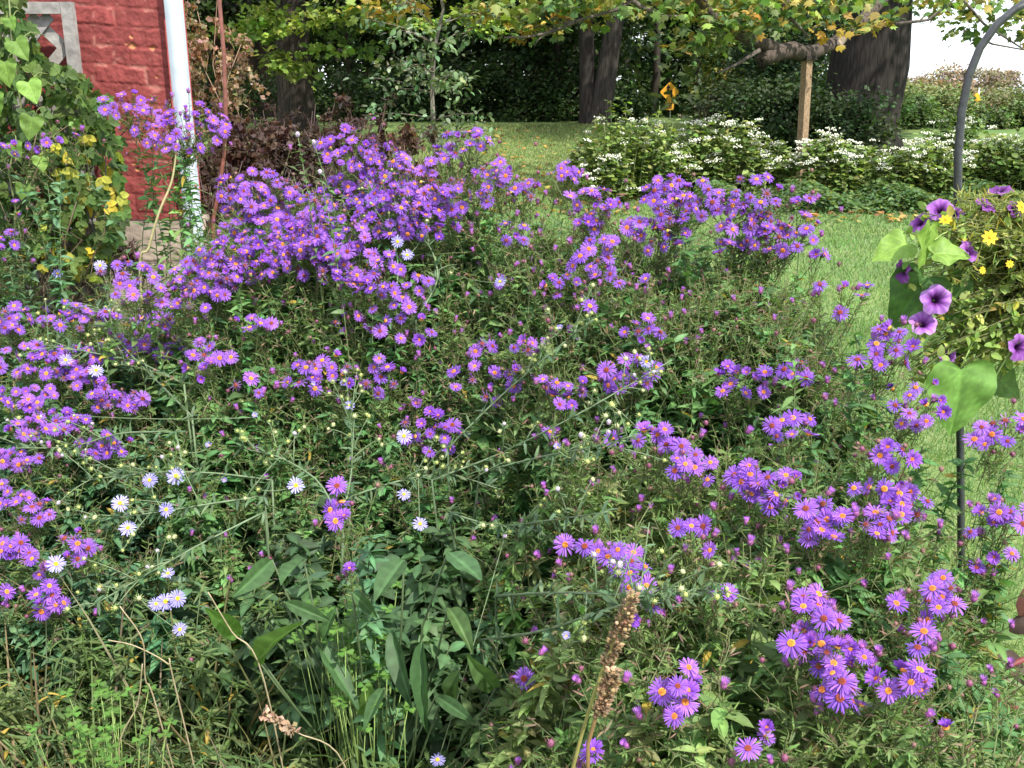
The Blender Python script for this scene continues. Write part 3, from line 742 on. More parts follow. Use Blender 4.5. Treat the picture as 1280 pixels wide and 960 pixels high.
# rusty plant stake
RY = 3.35
pl = [pt(a, b, RY) for a, b in ((268, -60), (274, 0), (280, 70), (282, 140), (280, 195), (272, 245), (266, 275))]
pl.append(np.array([pl[-1][0] - .06, RY, 0.0]))
sk = thing('garden_stake', pl[-1], 'thin rusty red-brown curved metal stake beside the drainpipe', 'stake')
mb = MB(); mb.tube(pl, np.full(len(pl), .0068), 7, (.17, .055, .04)); mb.build('rod', M_METAL, sk)

# dry drooping shrub behind the pipe, and dried dark weeds
def dried(px, D, h, label, group, cols, nst=14, w=.32, plume=.22, droop=1., name='dried_weed'):
    b = at_h(px, D, 0); b[2] = 0
    t = thing(name, b, label, 'dried plant', group)
    fo, st = MB(), MB()
    for i in range(nst):
        s0 = b + R.normal(0, .07, 3) * [1, 1, 0]
        tp = b + [R.normal(0, w * .6), R.normal(0, w * .5), h * R.uniform(.7, 1.03)]
        path = limb_path(s0, tp, 8, .03, .3); st.tube(path, np.linspace(.005, .002, 8), 4, cols[0])
        for j in range(15):
            u = R.uniform(.3, 1); q = s0 + (tp - s0) * u; a = R.uniform(0, 6.28); L = plume * R.uniform(.5, 1.1)
            e = q + [math.cos(a) * L * .6, math.sin(a) * L * .6, L * R.uniform(-.8, .5) * droop]
            k = 44; v = rnd(k, 0, 1)
            P = q + (e - q) * v[:, None] + R.normal(0, .012, (k, 3))
            ax = nrm(R.normal(0, .7, (k, 3)) + [0, 0, -.5])
            fo.add(NARROW[R.integers(3)] if R.uniform() < .4 else DIAM, scaled(frames(ax, rand_dirs(k)), rnd(k, .014, .045)), P, tints(k, cols, .3))
    fo.build('foliage', M_LEAF, t); st.build('stem', M_STEM, t)
BRN = [(.060, .038, .034), (.045, .028, .026), (.085, .052, .042), (.07, .05, .03)]
DL = 'dark brown dried weed gone to seed behind the asters'
for px, D, h in ((262, 4.9, 1.30), (292, 5.2, 1.46), (318, 5.6, 1.46), (345, 5.3, 1.40), (372, 5.7, 1.52), (398, 5.3, 1.42), (418, 6.0, 1.55), (445, 5.6, 1.42), (475, 5.9, 1.40), (330, 4.6, 1.30), (380, 4.7, 1.28), (300, 4.4, 1.20), (428, 4.9, 1.25)):
    dried(px, D, h, DL, 'dried weeds behind the asters', BRN, 26)
for px, D, h, lb in ((535, 5.4, 1.45, 'sparse brown seed stalk standing against the sunny lawn'), (505, 5.6, 1.42, 'narrow brown seed plume between the dried weeds and lawn'), (555, 5.0, 1.28, 'short brown seed stalk next to the pale young tree')):
    dried(px, D, h, lb, 'brown seed stalks against the lawn', [(.13, .075, .05), (.10, .06, .045)], 5, .12, .12)
dried(258, 6.0, 2.35, 'tan withered shrub with drooping dead leaves behind the drainpipe', None, [(.25, .17, .11), (.20, .14, .09), (.12, .12, .05), (.30, .2, .15)], 22, .35, .24, 1.3, 'withered_shrub')

# ------------------------------------------------------------------ shepherd hook, basket and its plants
HD = 2.42
hb = pt(1204, 860, HD)
hk = thing('shepherd_hook', hb, 'black metal shepherd hook pole curving over at the top', 'hook pole')
path = [pt(a, b, HD) for a, b in ((1205, 905), (1204, 860), (1202, 740), (1201, 620), (1199, 430), (1197, 260), (1197.5, 195), (1202, 140), (1211, 95), (1225, 60), (1245, 32), (1268, 12), (1298, -6), (1330, -12), (1360, -2), (1380, 24), (1388, 50), (1396, 60), (1404, 52))]
mb = MB(); mb.tube(path, np.interp(range(len(path)), [0, 5, 18], [.0098, .0098, .0085]), 10, (.028, .03, .034)); mb.build('pole', M_METAL, hk)
bc = pt(1378, 355, HD + .02)
bk = thing('hanging_basket', bc - [0, 0, .15], 'dark wire hanging basket hung from the hook, mostly hidden by foliage', 'basket')
mb = MB()
a = np.linspace(0, 2 * math.pi, 28, endpoint=False); rings = [(.06, -.15), (.13, -.125), (.18, -.06), (.205, 0), (.2, .008), (.17, -.02)]
mb.raw([bc + [r * math.cos(q), r * math.sin(q), z] for r, z in rings for q in a] + [bc + [0, 0, -.155], bc + [0, 0, -.015]],
       [(i * 28 + j, i * 28 + (j + 1) % 28, (i + 1) * 28 + (j + 1) % 28, (i + 1) * 28 + j) for i in range(5) for j in range(28)] + [(168, (j + 1) % 28, j) for j in range(28)] + [(169, 140 + j, 140 + (j + 1) % 28) for j in range(28)], (.035, .028, .022))
mb.build('bowl', M_WOOD, bk)
for q in (0.5, 2.6, 4.7):
    mb = MB(); mb.tube([bc + [.2 * math.cos(q), .2 * math.sin(q), 0], path[-2]], .0018, 5, (.05, .05, .05)); mb.build('wire', M_METAL, bk)

def petunia_tpl():
    v, f = [], []; seg = 30
    prof = [(.05, -1.0), (.10, -.6), (.2, -.25), (.45, .0), (.75, .08), (1., .0)]
    for i, (r, z) in enumerate(prof):
        for j in range(seg):
            b = 2 * math.pi * j / seg; lob = 1 - .15 * (i / 5) ** 2 * (0.5 - .5 * math.cos(5 * b)) ** 2
            v.append((r * lob * math.cos(b), r * lob * math.sin(b), z + .09 * (i / 5) ** 2 * math.sin(10 * b + 1) + .05 * (i / 5) ** 3 * math.sin(3 * b) - .08 * (i / 5) * math.cos(5 * b)))
    for i in range(5):
        for j in range(seg): f.append((i * seg + j, i * seg + (j + 1) % seg, (i + 1) * seg + (j + 1) % seg, (i + 1) * seg + j))
    return T(v, f), seg
PT_, PSEG = petunia_tpl()
PETC = np.array([(.03, .004, .04), (.03, .004, .04), (.06, .008, .09), (.28, .08, .40), (.40, .18, .54), (.47, .26, .61)])
def petunia(parent, c, nrml, rad, dark=1.):
    m1 = MB(); F = frames(rand_dirs(1), nrm(np.array([nrml]))); 
    z = nrm(np.array([nrml])); x = nrm(np.cross(z, [[.3, .1, 1.]])); y = np.cross(z, x); F = np.stack([x, y, z], 2)
    m1.add(PT_, scaled(F, rad), c[None], (1, 1, 1))
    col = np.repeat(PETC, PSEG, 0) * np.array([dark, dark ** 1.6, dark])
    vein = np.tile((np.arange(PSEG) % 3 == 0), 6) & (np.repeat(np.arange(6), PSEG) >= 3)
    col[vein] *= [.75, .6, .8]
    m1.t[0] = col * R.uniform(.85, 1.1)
    o = m1.build('flower', M_PETUNIA, parent)
    m2 = MB(); m2.tube([c - z[0] * rad * .5, c - z[0] * rad * 1.0, c - z[0] * rad * 1.5 - [0, 0, .01]], [rad * .08, rad * .06, rad * .04], 5, (.12, .17, .06))
    s = m2.mesh('calyx', M_STEM); q = bpy.data.objects.new('calyx', s); COL.objects.link(q); q.parent = o; q.matrix_parent_inverse = Matrix.Translation(-parent.location)
    q.matrix_parent_inverse = (parent.matrix_world if False else Matrix.Identity(4))
    return o
pe = thing('petunia_plant', bc + [-.15, 0, -.01], 'trailing purple petunias with dark throats spilling from the hanging basket', 'flowering plant')
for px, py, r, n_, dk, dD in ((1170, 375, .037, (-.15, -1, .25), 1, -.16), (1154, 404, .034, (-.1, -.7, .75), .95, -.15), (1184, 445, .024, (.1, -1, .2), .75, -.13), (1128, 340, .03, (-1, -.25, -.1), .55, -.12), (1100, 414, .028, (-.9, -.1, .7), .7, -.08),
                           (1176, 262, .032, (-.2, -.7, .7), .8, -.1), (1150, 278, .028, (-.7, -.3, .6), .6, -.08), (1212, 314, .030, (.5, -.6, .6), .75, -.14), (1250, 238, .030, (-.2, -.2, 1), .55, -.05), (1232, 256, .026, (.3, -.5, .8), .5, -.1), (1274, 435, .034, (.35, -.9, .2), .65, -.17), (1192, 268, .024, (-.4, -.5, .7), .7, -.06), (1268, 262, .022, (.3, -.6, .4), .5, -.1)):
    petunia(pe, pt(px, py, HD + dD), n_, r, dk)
fo, st = MB(), MB()
for i in range(270):
    a = R.uniform(0, 6.28); s0 = bc + [.17 * math.cos(a) * R.uniform(.2, 1), .17 * math.sin(a), 0]
    e = pt(R.uniform(1150, 1330) if i % 4 else R.uniform(1125, 1180), R.uniform(330, 490) if i % 3 else R.uniform(255, 330), HD + R.uniform(-.16, .1))
    m = (s0 + e) / 2 + [R.uniform(-.05, .02), R.normal(0, .02), R.uniform(.03, .1)]
    t_ = np.linspace(0, 1, 8)[:, None]; path2 = (1 - t_) ** 2 * s0 + 2 * t_ * (1 - t_) * m + t_ ** 2 * e
    st.tube(path2, np.linspace(.002, .001, 8), 4, (.13, .13, .05))
    k = 24; u = rnd(k, .1, 1); P = np.stack([np.interp(u, t_[:, 0], path2[:, q]) for q in range(3)], 1)
    d = nrm(rand_dirs(k) + [0, -.5, -.1]); cset = [(.23, .32, .08), (.29, .35, .095), (.17, .25, .065)] + ([(.42, .34, .06), (.34, .3, .08)] if i % 7 == 0 else [])
    fo.add(OVAL[R.integers(2)], scaled(frames(d, nrm(R.normal(0, .5, (k, 3)) + [0, -.4, 1])), rnd(k, .014, .03)), P, tints(k, cset, .2))
fo.build('foliage', M_LEAF, pe); st.build('stem', M_STEM, pe)

bd = thing('bidens_plant', bc + [-.08, 0, 0], 'feathery yellow-green plant with small yellow star flowers on top of basket', 'flowering plant')
fo = MB(); st = MB()
for i in range(170):
    s0 = bc + np.array([R.uniform(-.2, .1), R.uniform(-.1, .1), 0]); e = pt(R.uniform(1190, 1330), R.uniform(245, 370), HD + R.uniform(-.17, .08))
    path2 = limb_path(s0, e, 5, .15); st.tube(path2, np.linspace(.0016, .0008, 5), 3, (.17, .18, .06))
    k = 30; u = rnd(k, .35, 1.05); P = s0 + (e - s0) * u[:, None] + np.array([0, 0, 1]) * (.15 * np.linalg.norm(e - s0) * np.sin(np.clip(u, 0, 1) * math.pi))[:, None]
    d = nrm(rand_dirs(k) + [0, -.2, .3])
    fo.add(NARROW[0], scaled(frames(d, rand_dirs(k)), rnd(k, .018, .035)), P, tints(k, [(.20, .25, .07), (.26, .28, .08), (.15, .2, .06), (.34, .30, .08)], .15))
fo.build('foliage', M_LEAF, bd); st.build('stem', M_STEM, bd)
for px, py, r, n_ in ((1237, 297, .019, (-.1, -.9, .4)), (1182, 275, .015, (-.3, -.6, .7)), (1277, 259, .016, (.3, -.8, .5)), (1262, 330, .010, (0, -1, .3)), (1228, 338, .010, (.4, -1, .3))):
    m1 = MB(); z = nrm(np.array(n_)); x = nrm(np.cross(z, [0.2, .1, 1])); y = np.cross(z, x); c = pt(px, py, HD - .2)
    an = np.arange(8) / 8 * 6.283; ax = np.cos(an)[:, None] * x + np.sin(an)[:, None] * y
    m1.add(OVAL[0], scaled(frames(ax + .1 * z, np.repeat(z[None], 8, 0)), r * .8, r, r), np.repeat(c[None], 8, 0), (.80, .52, .03))
    m1.add(BALL, np.eye(3)[None] * r * .22, c[None], (.7, .35, .03)); m1.build('flower', M_LEAF, bd)

sv = thing('sweet_potato_vine', bc + [-.18, -.02, 0], 'lime green vine with large heart-shaped leaves trailing below the hanging basket', 'trailing plant')
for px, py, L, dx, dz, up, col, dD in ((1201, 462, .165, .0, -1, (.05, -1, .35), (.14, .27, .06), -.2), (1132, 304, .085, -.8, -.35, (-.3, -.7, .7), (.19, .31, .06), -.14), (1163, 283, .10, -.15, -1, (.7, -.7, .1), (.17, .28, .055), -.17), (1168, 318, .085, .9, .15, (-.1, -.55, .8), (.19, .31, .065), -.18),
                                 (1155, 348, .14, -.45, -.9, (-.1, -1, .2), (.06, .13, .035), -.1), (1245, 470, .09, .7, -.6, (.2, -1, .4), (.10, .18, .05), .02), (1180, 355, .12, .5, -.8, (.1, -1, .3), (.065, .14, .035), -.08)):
    c = pt(px, py, HD + dD); ax = nrm(np.array([[dx, -.1, dz]]))
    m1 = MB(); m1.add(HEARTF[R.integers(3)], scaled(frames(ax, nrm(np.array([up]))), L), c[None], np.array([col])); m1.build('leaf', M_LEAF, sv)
mb = MB()
for a, b in (((1240, 285), (1168, 300)), ((1280, 330), (1201, 460)), ((1260, 300), (1160, 345)), ((1300, 380), (1245, 470))):
    mb.tube(limb_path(pt(*a, HD - .05), pt(*b, HD - .16), 7, .12), np.full(7, .0018), 5, (.30, .40, .12))
mb.build('stem', M_STEM, sv)

# ------------------------------------------------------------------ the aster bed
def sm(a, b, x): 
    t = np.clip((x - a) / (b - a), 0, 1); return t * t * (3 - 2 * t)
def canopy(x, y):
    h = np.interp(y, [.7, 1.15, 1.48, 2.03, 2.73, 3.3], [.50, .715, .87, 1.06, 1.30, 1.34])
    hl = np.interp(y, [1.3, 1.75, 2.0, 2.3, 2.7, 3.0, 3.4], [.22, .36, .54, .67, .90, 1.10, 1.26])
    hm = np.interp(y, [1.3, 1.75, 2.0, 2.3, 2.5, 2.8, 3.3], [.22, .36, .54, .76, 1.0, 1.28, 1.33])
    fl = 1 - sm(-1.05, -.75, x); hl = hl * fl + hm * (1 - fl)
    left = 1 - sm(-.14, .16, x)                              # on this side the bed front is lower and stands further back
    h = h * (1 - left) + hl * left
    h -= .16 * np.exp(-((y - 2.05) / .14) ** 2) * sm(-.1, .1, x) * (1 - sm(.65, .8, x))       # gap before the back row
    h -= .20 * np.exp(-((y - 1.75) / .12) ** 2 - ((x - .06) / .12) ** 2)
    h += .035 * np.sin(x * 9 + 1) * np.sin(y * 8) + .02 * np.sin(x * 21 + y * 17)
    h *= 1 - .30 * sm(.62, .95, x)
    h -= .27 * sm(2.85, 3.1, y) * sm(-1.75, -1.6, x) * (1 - sm(-1.15, -1.0, x))     # low in front of the footing
    return h
def yback(x): return np.interp(x, [-2, -1, -.6, -.2, .3, .9], [3.5, 3.45, 3.25, 2.95, 2.75, 2.6])
def hit(px, py, off=.02):
    d = ray(px, py); D = np.linspace(.8, 3.6, 561)
    x = d[0] / d[1] * D; z = CAM_H + d[2] / d[1] * D
    ok = (z <= canopy(x, D) + off)
    yb = yback(x); lim = D >= yb - .25 + .0 * D
    i = np.argmax(ok | lim) if (ok | lim).any() else len(D) - 1
    return np.array([x[i], D[i], z[i]])

# flower shapes, shared by all copies
def aster_meshes(nm, npet, rad, w, tilt, mat, tcol, jit, two=True):
    mb = MB(); n = npet
    a = np.arange(n) / n * 2 * math.pi + R.normal(0, .05, n)
    el = tilt + R.normal(0, jit, n) + (np.arange(n) % 2) * (.10 if two else 0)
    ax = np.stack([np.cos(a) * np.cos(el), np.sin(a) * np.cos(el), np.sin(el)], 1)
    up = nrm(np.array([0, 0, 1.]) + R.normal(0, .18, (n, 3)))
    pet = T([(-.25, .14, 0), (.25, .14, 0), (-.5, .55, .05), (.5, .55, .05), (-.42, .88, -.02), (.42, .88, -.02), (0, 1., -.05)], [(0, 1, 3, 2), (2, 3, 5, 4), (4, 5, 6)], [.8, .8, 1, 1, 1.12, 1.12, 1.15])
    L = rad * rnd(n, .84, 1.06)
    mb.add(pet, scaled(frames(ax, up), w * rnd(n, .8, 1.2), L, L), np.zeros((n, 3)), np.clip(np.array(tcol) * rnd((n, 1), .72, 1.2), 0, 1.3))
    # green cup below
    mb.add(BALL, np.eye(3)[None] * np.array([rad * .26, rad * .26, rad * .24]), np.array([[0, 0, -rad * .27]]), (.10, .13, .05), 1)
    k = 16; a = np.arange(k) / k * 6.283
    mb.add(NARROW[1], scaled(frames(np.stack([np.cos(a) * .8, np.sin(a) * .8, .3 + 0 * a], 1), np.tile([0, 0, 1.], (k, 1))), rad * .5), np.tile([0, 0, -rad * .26], (k, 1)), (.1, .14, .045), 1)
    me = mb.mesh(nm, [mat, M_CUP])
    return me
M_CUP = tint_mat('flower_cup', .6, 50., .2)
def disc_mesh(rad, cols):
    mb = MB(); r = rad * .255
    mb.add(ball_tpl(12, 6), np.diag([r, r, r * .55])[None], np.array([[0, 0, rad * .03]]), cols[0])
    k = 60; i = np.arange(k); rr = r * np.sqrt((i + .5) / k) * .97; a = i * 2.39996
    P = np.stack([rr * np.cos(a), rr * np.sin(a), rad * .05 + r * .5 * np.sqrt(np.clip(1 - (rr / r) ** 2, 0, 1))], 1)
    c = np.where((rr / r > .72)[:, None], cols[0], cols[1]) * rnd((k, 1), .8, 1.2)
    mb.add(BALL, np.tile(np.eye(3) * r * .15, (k, 1, 1)), P, c)
    return mb.mesh('disc', M_DISC)
FR = .0205
FLOW = [aster_meshes('aster_flower', 44, FR, .0023, .08, M_PETAL, (1, 1, 1), .10), aster_meshes('aster_flower', 40, FR * .98, .0024, .28, M_PETAL, (1, 1, 1), .10),
        aster_meshes('aster_flower', 48, FR * 1.06, .0022, -.06, M_PETAL, (1.05, 1.1, 1.05), .14), aster_meshes('aster_flower', 36, FR * .95, .0023, -.2, M_PETAL, (.9, .95, 1.), .24),
        aster_meshes('aster_flower', 44, FR * .92, .0028, .55, M_PETAL, (.9, .8, .95), .12), aster_meshes('aster_flower', 36, FR * .74, .0028, .85, M_PETAL, (.85, .7, .9), .10),
        aster_meshes('aster_flower', 24, FR * .82, .0018, -.1, M_PETAL, (.85, 1.0, .62), .5)]
PALE = [aster_meshes('pale_flower', 21, .0205, .0031, .05, M_PALE, (1, 1, 1), .14, False), aster_meshes('pale_flower', 18, .020, .0032, .25, M_PALE, (1, 1, 1), .14, False), aster_meshes('pale_flower', 15, .0165, .0032, .75, M_PALE, (.9, .9, .95), .12, False)]
DISC_O = [disc_mesh(FR, ((.78, .34, .07), (.66, .22, .04))), disc_mesh(FR * 1.02, ((.72, .26, .06), (.5, .16, .04)))]
DISC_B = disc_mesh(FR, ((.30, .07, .05), (.20, .05, .03)))
DISC_Y = disc_mesh(.0185, ((.80, .55, .06), (.72, .42, .04)))
def bud_mesh(c1, c2, r, open_=0):
    mb = MB()
    mb.add(BALL, np.diag([r * .85, r * .85, r * 1.0])[None], np.array([[0, 0, 0.]]), c1)
    for lv, (z, n, cc) in enumerate(((-.5, 8, c2), (0., 8, c2))):
        a = np.arange(n) / n * 6.283 + lv * .4
        mb.add(NARROW[0], scaled(frames(np.stack([np.cos(a) * .75, np.sin(a) * .75, .55 + 0 * a], 1), np.stack([-np.cos(a), -np.sin(a), 1 + 0 * a], 1)), r * 1.6), np.stack([np.cos(a) * r * .6, np.sin(a) * r * .6, 0 * a + z * r], 1), cc)
    if open_:
        n = 14; a = np.arange(n) / n * 6.283
        mb.add(NARROW[0], scaled(frames(np.stack([np.cos(a) * .35, np.sin(a) * .35, 1 + 0 * a], 1), np.stack([-np.cos(a), -np.sin(a), .3 + 0 * a], 1)), r * 2.2, r * 1.7, r), np.stack([np.cos(a) * r * .5, np.sin(a) * r * .5, 0 * a + .3 * r], 1), (.38, .12, .55))
    return mb.mesh('bud', M_STEM)
BUD = [bud_mesh((.19, .055, .11), (.14, .075, .06), .0052), bud_mesh((.26, .07, .24), (.14, .09, .06), .0058, 1), bud_mesh((.20, .10, .09), (.15, .12, .05), .0045), bud_mesh((.24, .08, .2), (.14, .09, .06), .0055, 1)]
GBUD = [bud_mesh((.34, .38, .12), (.22, .30, .09), .0046), bud_mesh((.42, .42, .22), (.22, .3, .1), .005), bud_mesh((.45, .36, .5), (.22, .3, .1), .005, 0)]

def place(me, name, parent, c, z, s=1., spin=None):
    o = bpy.data.objects.new(name, me); COL.objects.link(o)
    z = nrm(z); x = nrm(np.cross(z, R.normal(0, 1, 3))); y = np.cross(z, x)
    M = Matrix(((x[0], y[0], z[0], c[0]), (x[1], y[1], z[1], c[1]), (x[2], y[2], z[2], c[2]), (0, 0, 0, 1)))
    o.parent = parent
    o.matrix_parent_inverse = Matrix.Translation(-parent.location)
    o.matrix_basis = M @ Matrix.Diagonal((s, s, s, 1))
    return o
def sub(me, name, parent):
    o = bpy.data.objects.new(name, me); COL.objects.link(o); o.parent = parent
    return o

def quad_path(a, m, b, n=7):
    t = np.linspace(0, 1, n)[:, None]
    return (1 - t) ** 2 * a + 2 * t * (1 - t) * m + t ** 2 * b
def leafy(fo, st, a, b, cols, n=60, L=.055, wid=1., t0=.12, scol=(.085, .12, .045), r=.0026, bow=.12, tpl=LANCE, small_top=.45, elev=.3):
    a, b = np.asarray(a, float), np.asarray(b, float)
    ln = np.linalg.norm(b - a)
    m = (a + b) / 2 + R.normal(0, bow, 3) * [1, 1, .2] * ln + np.array([0, 0, .12 * ln])
    p = quad_path(a, m, b, 9); st.tube(p, np.linspace(r, r * .45, 9), 5, scol)
    u = np.sort(t0 + (1 - t0) * rnd(n, 0, 1) ** .62); tt = np.linspace(0, 1, 9)
    P = np.stack([np.interp(u, tt, p[:, q]) for q in range(3)], 1)
    an = np.arange(n) * 2.4 + R.normal(0, .4, n); e = R.normal(elev, .3, n)
    ax = np.stack([np.cos(an) * np.cos(e), np.sin(an) * np.cos(e), np.sin(e)], 1)
    up = nrm(np.array([0, 0, 1.]) + R.normal(0, .35, (n, 3)))
    S = L * (1 - (1 - small_top) * u) * rnd(n, .7, 1.25)
    tn = tints(n, [tints(1, cols, .12)[0]], .16)
    yl = R.uniform(0, 1, n) < (.008 if L > .08 else .02); tn[yl] = [.34, .25, .05]
    br = (R.uniform(0, 1, n) < .03) & (u < .5); tn[br] = [.12, .085, .04]
    which = R.integers(0, len(tpl), n); F = scaled(frames(ax, up), S * wid, S, S)
    for k in range(len(tpl)):
        w = which == k
        fo.add(tpl[k], F[w], P[w], tn[w])
    return p
NEW = [(.088, .190, .066), (.074, .165, .058), (.112, .22, .074), (.13, .215, .07)]
BLUEG = [(.08, .17, .08), (.068, .15, .072), (.10, .19, .095)]
OLIVE = [(.14, .23, .07), (.115, .205, .065), (.17, .24, .08), (.16, .20, .075)]
def sprig(fo, st, a, b, red=.5):
    p = quad_path(a, (a + b) / 2 + R.normal(0, .006, 3), b, 4); st.tube(p, [.0013, .0011, .001, .0009], 3, (.12, .14, .055), 0, False)
    k = 15; u = rnd(k, .1, 1.0); P = a + (b - a) * u[:, None]
    ax = nrm(rand_dirs(k) * [1, 1, .5] + nrm(b - a) * .7)
    c = [(.13, .205, .06), (.11, .175, .052), (.13, .19, .06), (.21, .14, .10)]
    fo.add(NARROW[R.integers(3)], scaled(frames(ax, rand_dirs(k, .3, 1)), rnd(k, .01, .022) * 1.6, rnd(k, .01, .024), .015), P, tints(k, c if R.uniform() < red else c[:2], .2))

